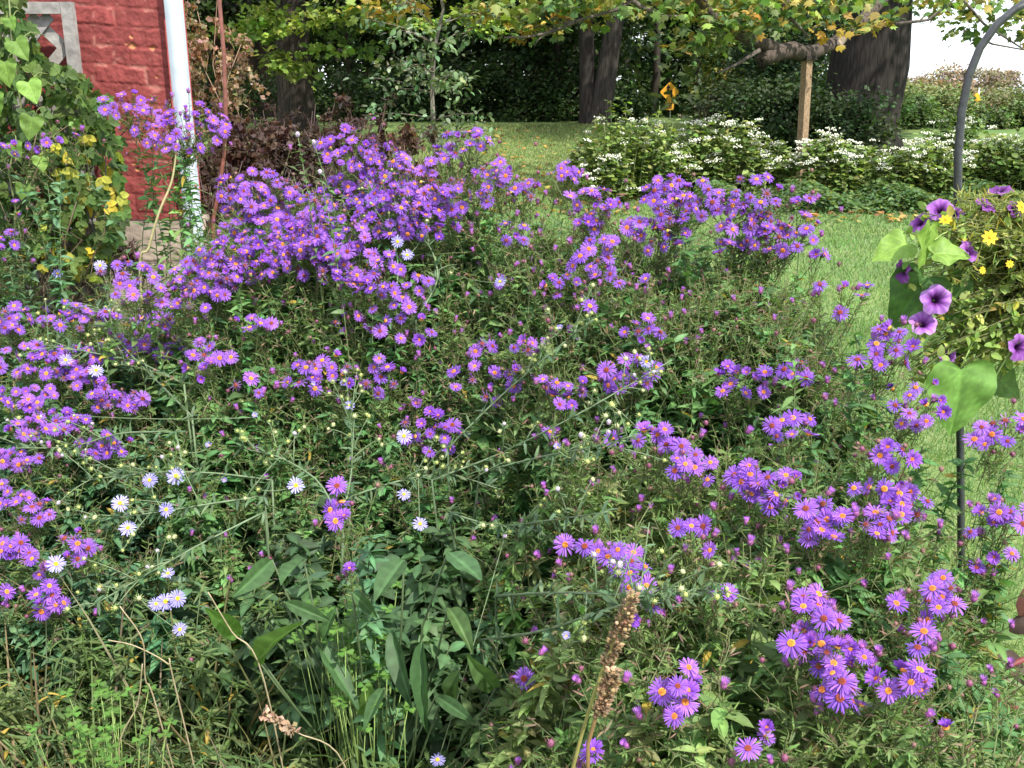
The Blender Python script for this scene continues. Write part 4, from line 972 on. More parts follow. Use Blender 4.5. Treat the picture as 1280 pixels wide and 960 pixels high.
PL = [  # label, clusters (px, py, rx, ry, n), leaf colours
 ('tall aster with a wide flat purple head leaning in front of the white drainpipe', [(160, 130, 26, 13, 13), (225, 158, 46, 24, 44)], NEW, 3.3),
 ('deep purple aster growing up against the yellowing creeper leaves', [(20, 182, 22, 9, 6), (57, 178, 16, 8, 3), (5, 300, 12, 10, 4), (22, 262, 10, 8, 2), (95, 168, 8, 6, 1)], BLUEG, 3.2),
 ('highest purple drift with the dark dried weeds just behind it', [(435, 185, 28, 20, 19), (478, 208, 30, 22, 22), (462, 240, 46, 18, 24)], NEW, 2.9),
 ('purple aster at the drift edge nearest the rusty stake', [(318, 236, 36, 18, 24), (300, 272, 22, 10, 8), (293, 291, 2, 2, 1), (368, 262, 40, 24, 32)], NEW, 2.8),
 ('densest solid purple aster mound at the middle of the big drift', [(402, 292, 44, 22, 30), (348, 300, 36, 20, 22), (425, 318, 42, 18, 20), (390, 335, 30, 12, 8)], NEW, 2.62),
 ('purple aster mound surrounding the single white-petalled bloom', [(520, 238, 42, 19, 28), (495, 268, 44, 20, 24), (530, 285, 30, 14, 9), (568, 262, 12, 8, 4)], NEW, 2.7),
 ('bright aster mound in front of the concrete footing and drainpipe foot', [(300, 324, 46, 19, 32), (265, 346, 40, 19, 26), (165, 348, 34, 18, 11), (215, 372, 24, 10, 6)], NEW, 2.6),
 ('slim aster holding two raised bloom tufts against the far lawn', [(560, 196, 20, 9, 6), (585, 172, 22, 12, 9), (600, 231, 20, 18, 9)], NEW, 2.75),
 ('loose purple blooms hanging in the dark hollow under the drift', [(472, 345, 24, 24, 10), (440, 348, 18, 12, 8), (508, 385, 36, 34, 16)], NEW, 2.5),
 ('rosy purple aster carrying one large lone bloom above two small clusters', [(257, 385, 3, 3, 1), (258, 450, 25, 20, 9), (320, 404, 24, 6, 4), (315, 480, 16, 10, 3)], NEW, None),
 ('aster with a row of rosy-violet clusters across the picture middle', [(380, 470, 18, 16, 5), (414, 464, 28, 16, 9), (480, 470, 20, 18, 7), (440, 408, 18, 11, 4)], NEW, None),
 ('shaded violet aster in a long band of blooms near the concrete footing', [(180, 434, 40, 13, 16), (100, 395, 40, 16, 13), (195, 400, 14, 9, 6)], BLUEG, None),
 ('deep violet aster with a broad crowded band close to the picture edge', [(58, 450, 54, 15, 21), (35, 495, 28, 12, 10), (45, 535, 28, 10, 7), (15, 400, 17, 14, 8), (100, 470, 20, 10, 5)], BLUEG, None),
 ('shaded aster with three small purple tufts among green buds', [(125, 495, 14, 15, 5), (165, 502, 12, 9, 5), (132, 557, 26, 10, 7), (85, 525, 18, 12, 6), (20, 610, 16, 8, 3)], BLUEG, None),
 ('lowest violet aster at the picture edge above the long grass', [(22, 576, 22, 9, 5), (28, 636, 32, 11, 7), (15, 690, 22, 10, 5), (8, 740, 2, 2, 1), (52, 708, 14, 10, 3), (62, 750, 14, 14, 4), (98, 682, 16, 14, 4)], BLUEG, None),
 ('thin aster of small half-open blooms fringing the lawn behind', [(702, 216, 17, 10, 8), (656, 234, 12, 11, 6), (628, 214, 12, 9, 5)], NEW, 2.75),
 ('aster with a neat four-bloom cluster under the half-open fringe', [(642, 292, 14, 12, 5), (623, 351, 8, 5, 2), (612, 215, 10, 8, 2)], NEW, None),
 ('aster of scattered buds and small blooms beside the round bee-visited crown', [(745, 246, 26, 12, 12), (758, 263, 2, 2, 1), (735, 278, 14, 8, 5), (790, 281, 12, 8, 4)], NEW, 2.5),
 ('round aster crown with the largest purple cluster, visited by bees', [(850, 248, 40, 21, 30), (826, 290, 24, 22, 13)], NEW, 2.5),
 ('broad aster crown spreading toward the lawn edge', [(945, 240, 26, 16, 10), (930, 272, 32, 13, 14), (975, 288, 38, 20, 26), (910, 309, 16, 6, 4), (1007, 253, 9, 4, 2), (1023, 318, 8, 4, 2)], NEW, 2.5),
 ('aster with a tall loose spray of blooms in the middle of the back row', [(748, 325, 26, 21, 13), (704, 356, 18, 10, 6), (737, 383, 2, 2, 1), (807, 349, 2, 2, 1), (770, 350, 8, 8, 2)], NEW, None),
 ('aster with blooms hanging before the leafy dark green flank', [(806, 415, 20, 14, 7), (790, 470, 27, 18, 11)], NEW, None),
 ('aster with a wide scatter of blooms in the picture centre', [(660, 428, 18, 8, 5), (600, 436, 14, 6, 3), (608, 480, 44, 18, 9), (648, 474, 18, 9, 3)], NEW, None),
 ('aster with one big ragged cluster next to a small pale daisy bloom', [(542, 540, 32, 20, 12), (520, 504, 3, 2, 1), (702, 488, 24, 17, 10), (687, 540, 2, 2, 1)], NEW, None),
 ('low aster with one perfect lone bloom above the broad dark leaves', [(437, 711, 2, 2, 1), (425, 628, 13, 20, 4)], BLUEG, 1.62),
 ('aster with wilting blooms beside the bare brown stems', [(822, 546, 32, 8, 6), (866, 585, 24, 16, 7), (766, 550, 3, 2, 1), (842, 556, 8, 6, 2)], OLIVE, None),
 ('aster with two clusters where the bed meets the lawn', [(930, 476, 27, 17, 10), (1000, 462, 18, 9, 4)], NEW, None),
 ('aster forming a long dense purple sash through the green foliage', [(990, 533, 20, 15, 7), (940, 600, 18, 14, 7), (978, 612, 24, 16, 9), (1026, 650, 22, 22, 10), (955, 626, 10, 9, 2)], NEW, None),
 ('sparse aster with three lone blooms standing out against the lawn', [(1070, 363, 14, 8, 3), (1050, 391, 3, 3, 1), (1072, 450, 6, 4, 1), (1025, 356, 3, 3, 1)], NEW, 1.95),
 ('aster with crowded blooms reaching up under the petunias', [(1112, 436, 24, 18, 9), (1142, 502, 32, 24, 12), (1103, 410, 8, 5, 2)], NEW, 1.95),
 ('aster with three even clusters beside the hook pole', [(1118, 568, 18, 14, 6), (1105, 610, 30, 9, 5), (1130, 636, 26, 17, 9), (1092, 657, 20, 16, 6)], NEW, None),
 ('aster blooms overhanging the lawn below the giant heart-shaped leaf', [(1252, 540, 30, 18, 10)], NEW, 1.9),
 ('aster blooms overhanging the lawn lowest behind the hook pole', [(1255, 642, 26, 15, 8), (1213, 665, 2, 2, 1), (1250, 690, 12, 8, 2), (1220, 710, 2, 2, 1)], NEW, 1.75),
 ('aster with a cluster touching the lower hook pole', [(1175, 752, 18, 24, 9), (1120, 755, 2, 2, 1), (1155, 790, 4, 4, 1)], NEW, None),
 ('aster with fresh orange-eyed blooms in the low bed front', [(1005, 806, 18, 17, 5), (1050, 822, 28, 18, 8), (1055, 870, 24, 14, 6), (1040, 775, 14, 8, 3), (1008, 750, 16, 8, 4)], OLIVE, None),
 ('aster with a flat cluster above one lone low bloom near the red stems', [(1130, 850, 28, 14, 8), (1182, 910, 2, 2, 1), (1147, 810, 3, 3, 1)], OLIVE, None),
 ('aster with a pair of twin blooms above a few single ones', [(865, 660, 14, 5, 3), (888, 688, 2, 2, 1), (900, 742, 8, 4, 2), (706, 681, 4, 3, 1), (731, 683, 4, 3, 1)], OLIVE, None),
 ('aster whose blooms lean on the dry brown seed spike', [(775, 690, 22, 6, 4), (790, 720, 20, 15, 6), (812, 756, 3, 6, 2), (788, 776, 2, 2, 1), (655, 848, 3, 3, 1), (740, 940, 5, 4, 2)], OLIVE, None),
 ('aster with a tight bloom cluster and a pair of low blooms beneath it', [(850, 864, 20, 26, 7), (935, 936, 4, 4, 1), (960, 921, 10, 8, 2)], OLIVE, None),
]
plants, bases = [], []
cup = np.array([0, 0, CAM_H])
for lb, cls, cols, D0 in PL:
    C = []
    for px, py, rx, ry, n in cls:
        c = pt(px, py, D0) if D0 and pt(px, py, D0)[2] > canopy(pt(px, py, D0)[0], D0) - .35 else hit(px, py)
        C.append(c)
    C = np.array(C); w = np.array([q[4] for q in cls], float)
    base = (C * w[:, None]).sum(0) / w.sum(); base[1] += .10; base[2] = .02
    plants.append([thing('aster_plant', base, lb, 'aster', 'purple aster plants in the flower bed'), C, cls, cols, MB(), MB(), 0]); bases.append(base)
bases = np.array(bases)
nfl = 0
for t, C, cls, cols, fo, st, _ in plants:
    nb = 0
    for c, (px, py, rx, ry, n) in zip(C, cls):
        D = c[1]; zc = D * CP + (CAM_H - c[2]) * SP; m = zc / FPX
        g = c.copy(); g[:2] += R.normal(0, .03, 2) + (np.array(t.location[:2]) - c[:2]) * .35; g[1] += .08; g[2] = .01
        node = c + np.array([0, .045, -.11]); node[2] = max(node[2], .15)
        for j in range(1 + n // 5):
            e = node + R.normal(0, .02 + rx * m * .35, 3) * [1, 1, .4]
            leafy(fo, st, g + R.normal(0, .03, 3) * [1, 1, 0], e, cols, 74, .072, 1.1, .1)
        n = n if n < 4 else int(n * (1.15 if px < 640 and py > 200 else 1.0) + (3 if px < 230 and py > 330 else .5)); pts = []
        for i in range(n):                                   # spread blooms apart
            best, bd_ = None, -1
            for _k in range(6):
                q = R.normal(0, .66, 2); q = q / max(1, np.linalg.norm(q) / 1.25) if n > 1 else q * 0
                q = q * [rx, ry]
                dd = min([np.hypot(*(q - o)) for o in pts], default=99)
                if dd > bd_: best, bd_ = q, dd
            pts.append(best)
        for q in pts:
            p = pt(px + q[0], py + q[1], D + (-q[1] * m) * .55 + R.normal(0, .012))
            out = np.array([q[0] / (rx + 3), -q[1] / (ry + 3) * .3, 0])
            z = nrm(np.array([0, 0, .62]) + nrm(cup - p) * .62 + np.array([out[0] * .42, 0, -.30 * q[1] / (ry + 3)]) + R.normal(0, .36, 3))
            f = R.choice(7, p=[.23, .19, .20, .12, .11, .08, .07])
            s = R.uniform(.74, 1.14)
            o = place(FLOW[f], 'flower', t, p, z, s)
            dm = DISC_B if f == 6 or (f in (2, 3) and R.uniform() < .5) or R.uniform() < .1 else DISC_O[R.integers(2)]
            sub(dm, 'disc', o); nfl += 1
            sprig(fo, st, node + R.normal(0, .015, 3), p - z * .009)
        for i in range(int(2 + n * .35 + R.integers(0, 4))):
            q = R.normal(0, 1, 2) * [rx * .8 + 12, ry * .7 + 9]; p = pt(px + q[0], py + q[1] + 6, D + .02)
            b_ = np.array([R.normal(0, .3), R.normal(0, .3) - .1, 1])
            if nb < 45: place(BUD[R.integers(4)], 'bud', t, p, b_, R.uniform(.8, 1.25)); nb += 1
            sprig(fo, st, node + R.normal(0, .02, 3), p - nrm(b_) * .004, .8)
    plants[[q[0] for q in plants].index(t)][6] = nb
print('flowers', nfl)

# filler stems that make up the mass of the bed
cell = .066; cand = []
for x in np.arange(-1.95, 1.0, cell):
    for y in np.arange(.62, 3.5, cell):
        X_, Y_ = x + R.uniform(-.5, .5) * cell, y + R.uniform(-.5, .5) * cell
        left = 1 - float(sm(-.14, .16, X_)); fr = 2.0 * left + .60 * (1 - left)
        if Y_ < fr or Y_ > yback(X_) - .05: continue
        if X_ > .93: continue
        if abs(X_) > .56 * (Y_ + .7): continue
        cand.append((X_, Y_))
for i in range(460):                         # the back row is thick
    X_ = R.uniform(-.65, .86); Y_ = R.uniform(2.2, float(yback(X_)) - .05); cand.append((X_, Y_))
print('fillers', len(cand))
for X_, Y_ in cand:
    h = float(canopy(X_, Y_)) - .055 - .12 * R.uniform(0, 1) ** 1.6
    g = np.array([X_ + R.normal(0, .05), Y_ + R.normal(.06, .05), .01]); e = np.array([X_, Y_, max(h, .2)])
    i = int(np.argmin(((bases[:, :2] - [X_, Y_]) ** 2).sum(1)))
    t, C, cls, cols, fo, st, nb = plants[i]
    big = R.uniform() < .25
    leafy(fo, st, g, e, cols, 78, .095 if big else .068, 1.3 if big else 1.08, .12, elev=.2)
    for j in range(8 if X_ > .05 and Y_ < 1.9 else 6):
        u = R.uniform(.82, 1.0); a = g + (e - g) * u; b_ = e + R.normal(0, .045, 3) * [1, 1, .5] + [0, 0, .02]
        sprig(fo, st, a, b_, .75)
        if R.uniform() < .16 and plants[i][6] < 55:
            place(BUD[R.integers(4)], 'bud', t, b_, R.normal(0, .3, 3) + [0, 0, 1], R.uniform(.8, 1.2)); plants[i][6] += 1
for t, C, cls, cols, fo, st, nb in plants:
    fo.build('foliage', M_LEAF, t); st.build('stem', M_STEM, t)

# ------------------------------------------------------------------ pale smooth asters threaded through
def pale_aster(label, root, stems, flowers, nbud=26, L=.03):
    b = hit(*root); b = np.array([b[0], b[1] + .05, .01])
    t = thing('pale_aster', b, label, 'aster', 'pale lavender asters with green buds')
    fo, st = MB(), MB(); tips = []
    for s in stems:
        P = [hit(x, y, .05) + [0, 0, 0] for x, y in s]
        k = len(P); tt = np.linspace(0, 1, k); u = np.linspace(0, 1, 12)
        p = np.stack([np.interp(u, tt, [q[j] for q in P]) for j in range(3)], 1)
        p[1:-1] = (p[:-2] + 2 * p[1:-1] + p[2:]) / 4
        st.tube(np.concatenate([quad_path(b, (b + p[0]) / 2 + [0, 0, .1], p[0], 5)[:-1], p]), np.linspace(.0034, .0013, 16), 5, (.12, .17, .09))
        n = 60; v = rnd(n, -.1, 1); Q = np.stack([np.interp(v, u, p[:, j]) for j in range(3)], 1)
        d = nrm(p[-1] - p[0]); ax = nrm(rand_dirs(n) + d * .6)
        fo.add(NARROW[1], scaled(frames(ax, nrm(R.normal(0, .5, (n, 3)) + [0, 0, 1])), L * 2.0, L * 1.0, L), Q, tints(n, [(.095, .16, .085), (.075, .135, .07), (.12, .18, .09)], .15))
        for j in range(9):
            w = R.uniform(.35, 1); a = np.array([np.interp(w, u, p[:, q]) for q in range(3)])
            e = a + nrm(d * .7 + R.normal(0, .5, 3) + [0, 0, .35]) * R.uniform(.04, .13)
            sp_ = quad_path(a, (a + e) / 2 + [0, 0, .01], e, 5); st.tube(sp_, np.linspace(.0014, .0009, 5), 4, (.13, .18, .09))
            n2 = 9; Q = a + (e - a) * rnd(n2, .1, 1)[:, None]
            fo.add(NARROW[0], scaled(frames(rand_dirs(n2), rand_dirs(n2, .3, 1)), .03, .016, .016), Q, tints(n2, [(.11, .18, .09)], .15)); tips.append(e)
            tips.append(a + (e - a) * .7 + R.normal(0, .012, 3))
    tips = np.array(tips)
    for c in tips[R.permutation(len(tips))[:nbud]]: place(GBUD[R.choice(3, p=[.6, .3, .1])], 'bud', t, c, R.normal(0, .5, 3) + [0, -.2, 1], R.uniform(.8, 1.25))
    for px, py, s in flowers:
        p = hit(px, py, .06); z = nrm(nrm(cup - p) * .8 + np.array([0, 0, .45]) + R.normal(0, .2, 3)); f = 2 if s < .75 else R.integers(2)
        o = place(PALE[f], 'flower', t, p, z, s); sub(DISC_Y, 'disc', o)
        a = tips[np.argmin(((tips - p) ** 2).sum(1))]; st.tube(quad_path(a, (a + p) / 2 - [0, 0, .015], p - z * .008, 5), np.full(5, .0011), 4, (.12, .17, .08))
    fo.build('foliage', M_LEAF, t); st.build('stem', M_STEM, t)
PA = [
 ('pale aster with many white-lavender daisies above the long grass', (330, 640), [[(330, 640), (250, 680), (180, 720), (110, 760)], [(330, 620), (260, 630), (200, 640), (120, 650)], [(340, 600), (260, 590), (190, 590), (110, 600)]], [(220, 595, 1.15), (187, 600, .95), (150, 629, 1.1), (208, 637, 1), (160, 660, 1.05), (70, 705, 1.1), (207, 752, 1.1), (222, 748, 1.05), (225, 787, .9), (210, 717, .85), (195, 755, .85), (262, 557, .7)], 60),
 ('pale aster with two starry daisies amid the shaded violet blooms', (230, 480), [[(230, 480), (170, 450), (110, 440), (50, 430)], [(240, 520), (190, 470), (150, 430), (120, 380)], [(220, 540), (150, 540), (90, 560), (20, 560)]], [(82, 450, 1), (120, 463, 1.05), (72, 342, .85), (125, 332, 1.1), (318, 520, .65), (280, 600, .6)], 60),
 ('pale aster with one wide-open daisy among green buds at picture centre', (400, 640), [[(430, 660), (400, 600), (350, 570), (300, 560)], [(430, 640), (440, 590), (440, 540), (436, 500)], [(440, 620), (500, 600), (560, 590), (620, 610)]], [(370, 607, 1.15), (437, 507, .8), (505, 545, 1.0), (505, 618, .85), (525, 655, .95), (428, 480, .7), (390, 480, .6)], 60),
 ('pale aster whose long bare green stem slants up through the bed centre', (560, 600), [[(540, 600), (620, 570), (720, 520), (840, 450)], [(600, 590), (680, 570), (740, 560), (790, 545)], [(560, 560), (620, 500), (690, 440), (740, 400)]], [(697, 560, .7), (808, 452, .85), (700, 410, .6)], 55),
 ('pale aster of slender green stems sprawling low over the foliage', (620, 740), [[(620, 745), (700, 740), (800, 745), (900, 735)], [(600, 800), (680, 790), (760, 760), (840, 740)], [(560, 640), (620, 660), (690, 650), (760, 640)]], [(547, 950, .8), (708, 795, .6)], 30),
 ('pale aster holding one white-petalled bloom above the purple drift', (520, 330), [[(490, 400), (500, 330), (480, 270), (465, 240)], [(520, 400), (550, 350), (540, 310), (520, 290)]], [(464, 251, 1.1), (497, 302, .95), (509, 319, .95), (625, 352, .8)], 26),
]
for a in PA: pale_aster(*a)
# leggy stem with tiny buds in front of the dried weeds
b = pt(410, 330, 2.6); t = thing('leafy_stalk', [b[0], 2.6, 0], 'upright green stalk with small unopened buds before the dark dried weeds', 'plant')
fo, st = MB(), MB()
for tx, ty in ((372, 168), (392, 178), (400, 215)):
    e = pt(tx, ty, 2.6); leafy(fo, st, np.array([b[0], 2.6, 0]), e, [(.10, .17, .07)], 34, .05, 1.2, .5); place(GBUD[2], 'bud', t, e, [0, 0, 1], 1.5)
fo.build('foliage', M_LEAF, t); st.build('stem', M_STEM, t)
# pale bare stem leaning below the tall aster
t = thing('bare_stalk', [-1.22, 3.2, 0], 'pale yellowish bare stalk slanting below the tall aster head', 'stalk')
mb = MB(); mb.smooth([np.array([-1.22, 3.2, 0]), pt(176, 362, 3.2), pt(186, 310, 3.2), pt(199, 265, 3.22), pt(215, 225, 3.25), pt(222, 175, 3.27)], [.005, .0045, .004, .004, .0035, .003], 6, (.30, .27, .13)); mb.build('stem', M_STEM, t)

# ------------------------------------------------------------------ front edge: grasses, weeds, broad leaves
def clump(name, label, cat, cx, cy, w, n, L, cols, tpl=GRASS, bend=.7, group=None, base_z=0., wid=1., stems=0):
    n = int(n * 1.7)
    b = np.array([cx, cy, base_z]); t = thing(name, b, label, cat, group); fo = MB()
    P = b + R.normal(0, 1, (n, 3)) * [w, w * .8, 0]
    ax = nrm(R.normal(0, bend, (n, 3)) * [1, 1, 0] + np.stack([0 * rnd(n, 0, 1), 0 * rnd(n, 0, 1), 1 + rnd(n, 0, .4)], 1))
    S = L * rnd(n, .5, 1.15); F = scaled(frames(ax, nrm(np.cross(np.cross(ax, [0, 0, 1.]), ax) + R.normal(0, .2, (n, 3)))), S * wid * .38, S, S); which = R.integers(0, len(tpl), n)
    tn = tints(n, cols, .2)
    for k in range(len(tpl)): fo.add(tpl[k], F[which == k], P[which == k], tn[which == k])
    fo.build('foliage', M_LEAF, t); return t
GG = [(.085, .14, .045), (.11, .17, .06), (.07, .115, .04), (.17, .17, .07), (.22, .18, .10)]
for i, (px, D, n, L, lb) in enumerate(((70, 1.95, 150, .52, 'long arching grass tuft under the lowest violet aster'), (250, 1.95, 150, .56, 'long grass tuft with bleached straws in the middle of the grassy corner'), (385, 1.85, 130, .52, 'green grass tuft beside the broad dark leaves'),
                                  (170, 1.62, 130, .46, 'short grass tuft at the bottom beside the clover'), (30, 1.66, 130, .48, 'brownish dry grass tuft at the lower corner'), (330, 1.58, 120, .44, 'grass tuft with a seed head at the bottom edge'), (470, 1.62, 70, .42, 'bright thin grass tuft at the bottom beneath the broad leaves'), (-60, 1.9, 120, .5, 'grass tuft furthest out under the violet asters'), (130, 2.15, 120, .5, 'grass tuft below the white-lavender daisies'))):
    q = at_h(px, D, .2); clump('grass_tuft', lb, 'grass', q[0], D, .10, n, L, GG if i != 4 else [(.2, .15, .08), (.13, .1, .06), (.11, .13, .05)], group='grass tufts at the bed front')
def weed(label, cx, cy, h, cols, nst=14, w=.1, L=.075, wid=.75, tpl=LANCE, name='leafy_weed', group=None, leaves=44):
    t = thing(name, [cx, cy, 0], label, 'weed', group); fo, st = MB(), MB()
    for i in range(nst):
        g = np.array([cx, cy, 0]) + R.normal(0, w * .5, 3) * [1, 1, 0]; e = np.array([cx, cy, 0]) + [R.normal(0, w), R.normal(0, w), h * R.uniform(.55, 1.05)]
        leafy(fo, st, g, e, cols, leaves, L, wid, .1, elev=.2, tpl=tpl)
    fo.build('foliage', M_LEAF, t); st.build('stem', M_STEM, t)
OLV = [(.09, .145, .045), (.075, .12, .04), (.11, .15, .055)]
for px, D, h, lb in ((150, 1.95, .47, 'narrow-leaved dark weed in the middle of the grassy corner'), (290, 1.88, .50, 'narrow-leaved dark weed between grass tufts below the pale daisies'), (50, 1.82, .45, 'narrow-leaved olive weed by the lower picture edge'), (215, 1.62, .40, 'narrow-leaved weed at the very bottom beside the clover'), (90, 1.55, .38, 'brown-tinged narrow-leaved weed at the lower corner'), (400, 1.66, .40, 'narrow-leaved weed under the drooping broad leaf'), (230, 2.12, .5, 'narrow-leaved weed under the paired pale daisies'), (20, 2.1, .5, 'narrow-leaved weed just below the violet asters'), (330, 2.1, .52, 'narrow-leaved weed in shade at the back of the grassy corner')):
    q = at_h(px, D, .3); weed(lb, q[0], D, h, OLV, 18, .10, .078, .6, LANCE, group='narrow leaved weeds')
for px, D, h, cl, lb in ((350, 2.05, .60, (.055, .10, .042), 'leafy dark weed left of the lone purple bloom'), (420, 2.0, .58, (.06, .115, .05), 'leafy green weed in deep shade behind the broad leaves'), (500, 1.95, .62, (.055, .105, .045), 'leafy dark weed in shade under the lone purple bloom'), (580, 1.9, .62, (.065, .12, .05), 'leafy blue-green weed between the broad leaves and seed spike'), (460, 2.25, .66, (.06, .11, .05), 'leafy dark weed farthest back in the shaded hollow')):
    q = at_h(px, D, .4); weed(lb, q[0], D, h, [cl], 20, .12, .095, 1.25, BROAD)
q = at_h(465, 1.6, .4); weed('bright green leafy weed beside the broad leaf plant', q[0], 1.58, .46, [(.13, .24, .05), (.10, .2, .045)], 6, .05, .07, 1.5, BROAD, leaves=16)
q = at_h(600, 1.55, .4); weed('mid green weed at the bottom right of the broad leaves', q[0], 1.55, .48, [(.08, .14, .045), (.10, .15, .05)], 16, .12, .07, 1.2, LANCE)
weed('mid green weed filling under the dry seed spike', .05, 1.0, .48, [(.09, .16, .05), (.11, .175, .055)], 14, .09, .06, 1.2, LANCE)
# clover / wood sorrel
def clover(label, cx, cy, z, n, s, w):
    t = thing('clover_patch', [cx, cy, 0], label, 'clover'); fo, st = MB(), MB()
    for i in range(n):
        c = np.array([cx + R.normal(0, w), cy + R.normal(0, w), z + R.normal(0, .03)]); st.tube(limb_path([cx + R.normal(0, w * .6), cy + .02, 0], c, 4), np.full(4, .001), 3, (.16, .24, .06))
        a0 = R.uniform(0, 6.28)
        for j in range(3):
            a = a0 + j * 2.094; fo.add(HEART[0], scaled(frames(np.array([[-math.cos(a), -math.sin(a), .1]]), np.array([[0, -.3, 1.]])), s), (c + [math.cos(a) * s, math.sin(a) * s, 0])[None], tints(1, [(.09, .19, .035), (.075, .155, .03)], .12))
    fo.build('foliage', M_LEAF, t); st.build('stem', M_STEM, t)
for lb, px, py, D, n, s, w in (('bright green clover patch in the grassy lower corner', 120, 900, 1.6, 44, .0125, .05), ('dark green clover patch between the broad leaves', 430, 785, 1.72, 40, .014, .05), ('clover patch beneath the longest upright broad leaf', 465, 850, 1.68, 30, .013, .045)):
    p = pt(px, py, D); clover(lb, p[0], p[1], p[2], n, s, w)
# broad leaf plant, finer leaves with a curl and side veins
def bleaf(droop, fold, wv):
    n = 16; ts = np.linspace(0, 1, n); v, f, vt = [], [], []
    for i, t in enumerate(ts):
        w = .46 * math.sin(math.pi * min(1, t ** .8 * .97 + .03)) ** .9 + .015
        for k in (-1, -.6, -.25, 0, .25, .6, 1):
            r = abs(k) * w / 2
            v.append((k * w / 2, t + .05 * abs(k), fold * r * 1.3 - .9 * r * r - droop * t * t + wv * abs(k) * math.sin(t * 17 + k) ))
            vt.append(1.5 if k == 0 else (1.12 if i % 3 == 0 and abs(k) < 1 else .94))
    for i in range(n - 1):
        for j in range(6): f.append((7 * i + j, 7 * i + j + 1, 7 * i + 8 + j, 7 * i + 7 + j))
    return T(v, f, vt)
BLEAF = [bleaf(.15, .5, .012), bleaf(.4, .7, .02), bleaf(.05, .3, .015)]
b = pt(480, 800, 1.75); b[2] = 0
t = thing('broad_leaf_plant', b, 'dark green plant with long broad drooping leaves at the bottom centre', 'plant'); st = MB()
for x0, y0, x1, y1, w, cl in ((395, 800, 448, 882, .62, 0), (490, 785, 508, 880, .62, 0), (355, 752, 410, 775, .7, 0), (528, 800, 524, 905, .5, 0), (575, 835, 555, 890, .8, 1), (480, 860, 455, 905, .6, 0), (560, 760, 590, 800, .9, 1), (300, 795, 262, 765, .5, 3), (340, 700, 300, 740, .8, 0), (545, 870, 590, 900, .7, 0), (505, 700, 470, 740, .9, 0), (560, 690, 600, 720, .9, 2), (440, 740, 470, 770, .8, 0), (380, 700, 350, 720, .9, 0), (620, 860, 590, 830, .7, 1), (330, 830, 330, 790, .5, 3), (455, 895, 462, 858, .9, 3), (420, 760, 400, 800, .7, 0)):
    p = pt(x0, y0, 1.66 + R.uniform(-.05, .05)); q = pt(x1, y1, 1.58 + R.uniform(-.05, .05)); L = np.linalg.norm(q - p)
    col = [(.05, .105, .038), (.07, .13, .042), (.06, .12, .05), (.11, .21, .05)][cl]
    m1 = MB(); m1.add(BLEAF[R.choice(3, p=[.35, .45, .2])], scaled(frames((q - p)[None], nrm(np.array([[R.normal(0, .35), -.8, .7]]))), L * w * .9, L, L), p[None], tints(1, [col], .1)); m1.build('leaf', M_LEAF, t)
    st.tube(limb_path([b[0] + R.normal(0, .04), b[1], 0], p, 5, .05), np.linspace(.003, .002, 5), 5, (.055, .085, .032))
st.build('stem', M_STEM, t)

# dry seed spikes
t = thing('dry_seed_spike', [.13, 1.0, 0], 'tall dry brown seed spikes on a yellow stalk in front of the asters', 'seed spike')
SD = 1.02
st = MB(); tops = [pt(x, y, SD) for x, y in ((716, 960), (728, 915), (745, 860), (762, 815), (780, 760), (792, 742))]
st.tube([np.array([.10, SD + .02, 0])] + tops, [.0026, .0024, .0022, .0022, .002, .0018, .0012], 6, (.22, .20, .06)); 
t2 = [pt(x, y, SD - .03) for x, y in ((735, 930), (748, 885), (766, 840))]
st.tube([np.array([.11, SD + .01, 0])] + t2, [.0028, .0026, .0022, .0016], 6, (.20, .12, .05)); st.build('stem', M_STEM, t)
for seg, n in (((pt(757, 835, SD), pt(792, 743, SD)), 300), ((pt(748, 895, SD - .03), pt(768, 838, SD - .03)), 220)):
    fo = MB(); u = rnd(n, 0, 1); an = np.arange(n) * 2.4; d = nrm(seg[1] - seg[0]); x = nrm(np.cross(d, [0, 1, 0])); y = np.cross(d, x)
    rr = .0042 + .0028 * np.sin(u * 3.1) + R.normal(0, .0014, n); rad = np.cos(an)[:, None] * x + np.sin(an)[:, None] * y
    fo.add(DIAM, scaled(frames(rad + d * .6, rad * .3 + d), rnd(n, .005, .010)), seg[0] + (seg[1] - seg[0]) * u[:, None] + rad * (rr * .6)[:, None], tints(n, [(.26, .18, .10), (.20, .14, .07), (.33, .25, .15)], .2))
    fo.add(BALL, scaled(rand_rot(90), rnd(90, .0018, .0032)), seg[0] + (seg[1] - seg[0]) * u[:90, None] + rad[:90] * rr[:90, None], tints(90, [(.30, .19, .10)], .2)); fo.build('seed_head', M_STEM, t)
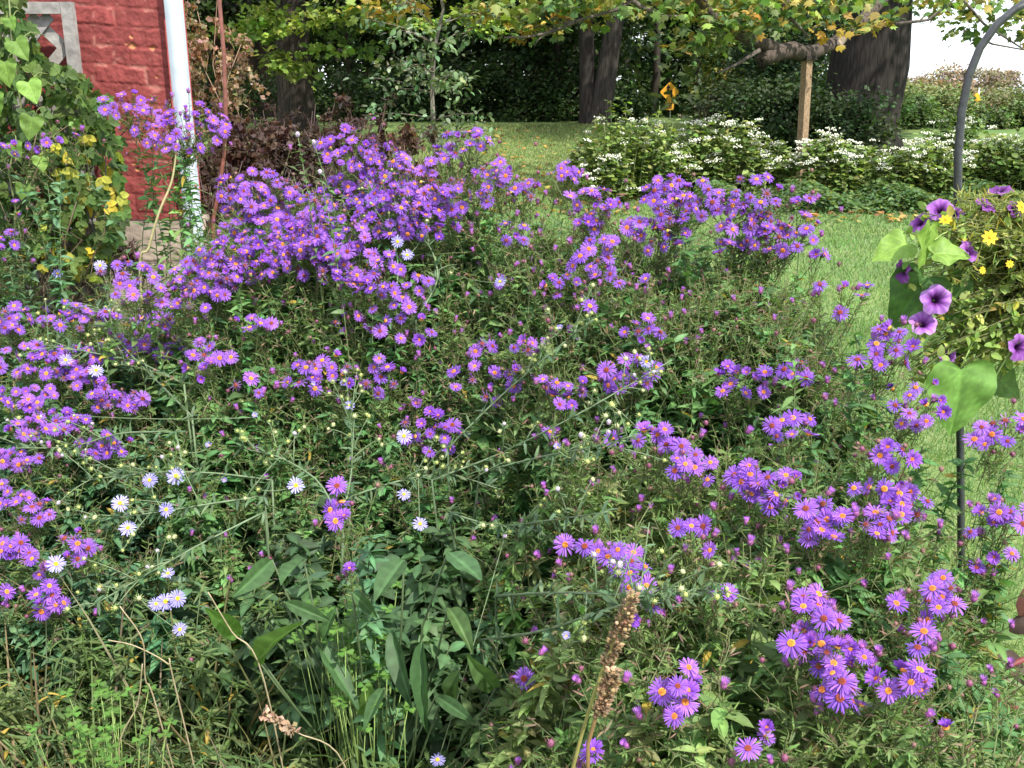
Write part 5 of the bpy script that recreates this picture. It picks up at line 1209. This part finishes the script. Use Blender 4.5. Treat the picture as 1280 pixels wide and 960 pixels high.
# dry straws in the grassy corner
STL = [('pale straw crossing the grass below the pale daisies', [(150, 758), (178, 800), (182, 850), (196, 885)]), ('forked straw bending down through the grassy corner', [(135, 800), (170, 808), (210, 830), (217, 850)]), ('long thin straw slanting to the bottom edge', [(178, 830), (172, 880), (150, 955)]), ('brown seed-headed straw near the bottom edge', [(330, 890), (370, 915), (430, 955)]), ('bleached straw beside the narrow-leaved weeds', [(260, 740), (290, 790), (330, 850)])]
for lb, P in STL:
    q = [pt(x, y, 1.55 + .02 * i) for i, (x, y) in enumerate(P)]
    t = thing('dry_straw', [q[-1][0], 1.7, 0], lb, 'straw'); mb = MB(); mb.smooth(q + [np.array([q[-1][0] + .02, 1.7, 0])], np.linspace(.0011, .0017, len(q) + 1), 5, (.34, .28, .17))
    if 'seed' in lb:
        n = 120; u = rnd(n, 0, .5); mb.add(DIAM, scaled(rand_rot(n), rnd(n, .006, .014)), q[0] + (q[1] - q[0]) * u[:, None] * 2 + R.normal(0, .004, (n, 3)), tints(n, [(.30, .2, .13)], .2))
    mb.build('stem', M_STEM, t)
# red stemmed weed by the hook
b = pt(1262, 880, 2.0); b[2] = 0
t = thing('red_stem_weed', b, 'weed with thick dark red stems and purplish leaves beside the hook base', 'weed')
for P, r in (([(1192, 868), (1225, 848), (1285, 822)], .006), ([(1236, 838), (1248, 862), (1262, 880)], .013), ([(1290, 900), (1262, 880), (1250, 860)], .008)):
    q = [pt(x, y, 1.98 - .02 * i) for i, (x, y) in enumerate(P)]
    m1 = MB(); m1.tube(q + ([b] if r > .01 else []), np.linspace(r * .8, r, len(q) + (r > .01)), 8, (.16, .03, .03)); m1.build('stem', M_STEM, t)
for px, py, L, dx, dz, col in ((1225, 800, .11, -.6, -.3, (.05, .035, .03)), (1262, 790, .08, .4, .5, (.055, .035, .03)), (1245, 815, .12, .8, -.5, (.065, .045, .035)), (1275, 770, .08, .2, 1, (.09, .035, .03)), (1210, 770, .08, -1, .1, (.09, .11, .06)), (1275, 840, .09, .7, .2, (.1, .08, .06)), (1240, 905, .09, -.5, -.6, (.08, .14, .05)), (1280, 925, .09, .3, -.6, (.09, .15, .05))):
    m1 = MB(); c = pt(px, py, 1.95); m1.add(BROAD[1], scaled(frames(np.array([[dx, -.2, dz]]), nrm(np.array([[.1, -.6, .8]]))), L * 1.2, L, L), c[None], np.array([col])); m1.build('leaf', M_LEAF, t)
for cx, cy, n, lb in ((.92, 1.62, 90, 'wispy grass tuft by the hook base and red stems'), (1.05, 1.75, 80, 'wispy pale grass tuft under the red stems')):
    clump('grass_tuft', lb, 'grass', cx, cy, .07, n, .30, [(.12, .17, .06), (.2, .2, .1), (.09, .14, .05)], group='grass tufts at the bed front')
weed('small bright green weed under the red stems', .86, 1.38, .35, [(.10, .17, .055)], 10, .08, .06, 1.3, BROAD)
weed('low green weed at the corner beneath the red stems', 1.02, 1.5, .3, [(.09, .16, .05)], 9, .08, .055, 1.3, BROAD)

# bees on the blooms
def bee(label, px, py, dr):
    c = hit(px, py) if dr is None else pt(px, py, dr)
    c = c + nrm(cup - c) * .026
    t = thing('bumblebee', c, label, 'bee')
    mb = MB(); d = nrm(np.array([.7, .1, -.5])); 
    F = frames(d[None], np.array([[0, -.5, 1.]]))
    mb.add(ball_tpl(10, 7), scaled(F, .0042, .0062, .004), (c + d * .006)[None], (.012, .011, .012)); mb.add(ball_tpl(10, 7), scaled(F, .0042, .0042, .004), (c - d * .002)[None], (.45, .30, .06)); mb.add(ball_tpl(8, 6), scaled(F, .0026, .0026, .0025), (c - d * .0075)[None], (.012, .012, .012))
    for k in range(6): mb.tube([c + d * (k // 2 - 1) * .003, c + d * (k // 2 - 1) * .004 + np.array([(-1) ** k * .004, 0, -.004]), c + d * (k // 2 - 1) * .005 + np.array([(-1) ** k * .005, 0, -.008])], .0005, 4, (.01, .01, .01))
    mb.build('body', M_DISC, t)
    for s in (-1, 1):
        m1 = MB(); m1.add(OVAL[0], scaled(frames((d * .8 + np.array([s * .6, 0, .25]))[None], np.array([[0, -.4, 1.]])), .009), (c + [0, 0, .003])[None], (.3, .28, .24)); m1.build('wing', M_LEAF, t)
for a in (('bumblebee on the largest round purple crown cluster', 846, 249, 2.46), ('bumblebee on the lower tuft of the round crown', 835, 289, 2.46), ('bumblebee on the thin half-open fringe by the lawn', 639, 241, 2.72), ('bumblebee on the purple mound near the white-petalled bloom', 527, 228, 2.66)): bee(*a)
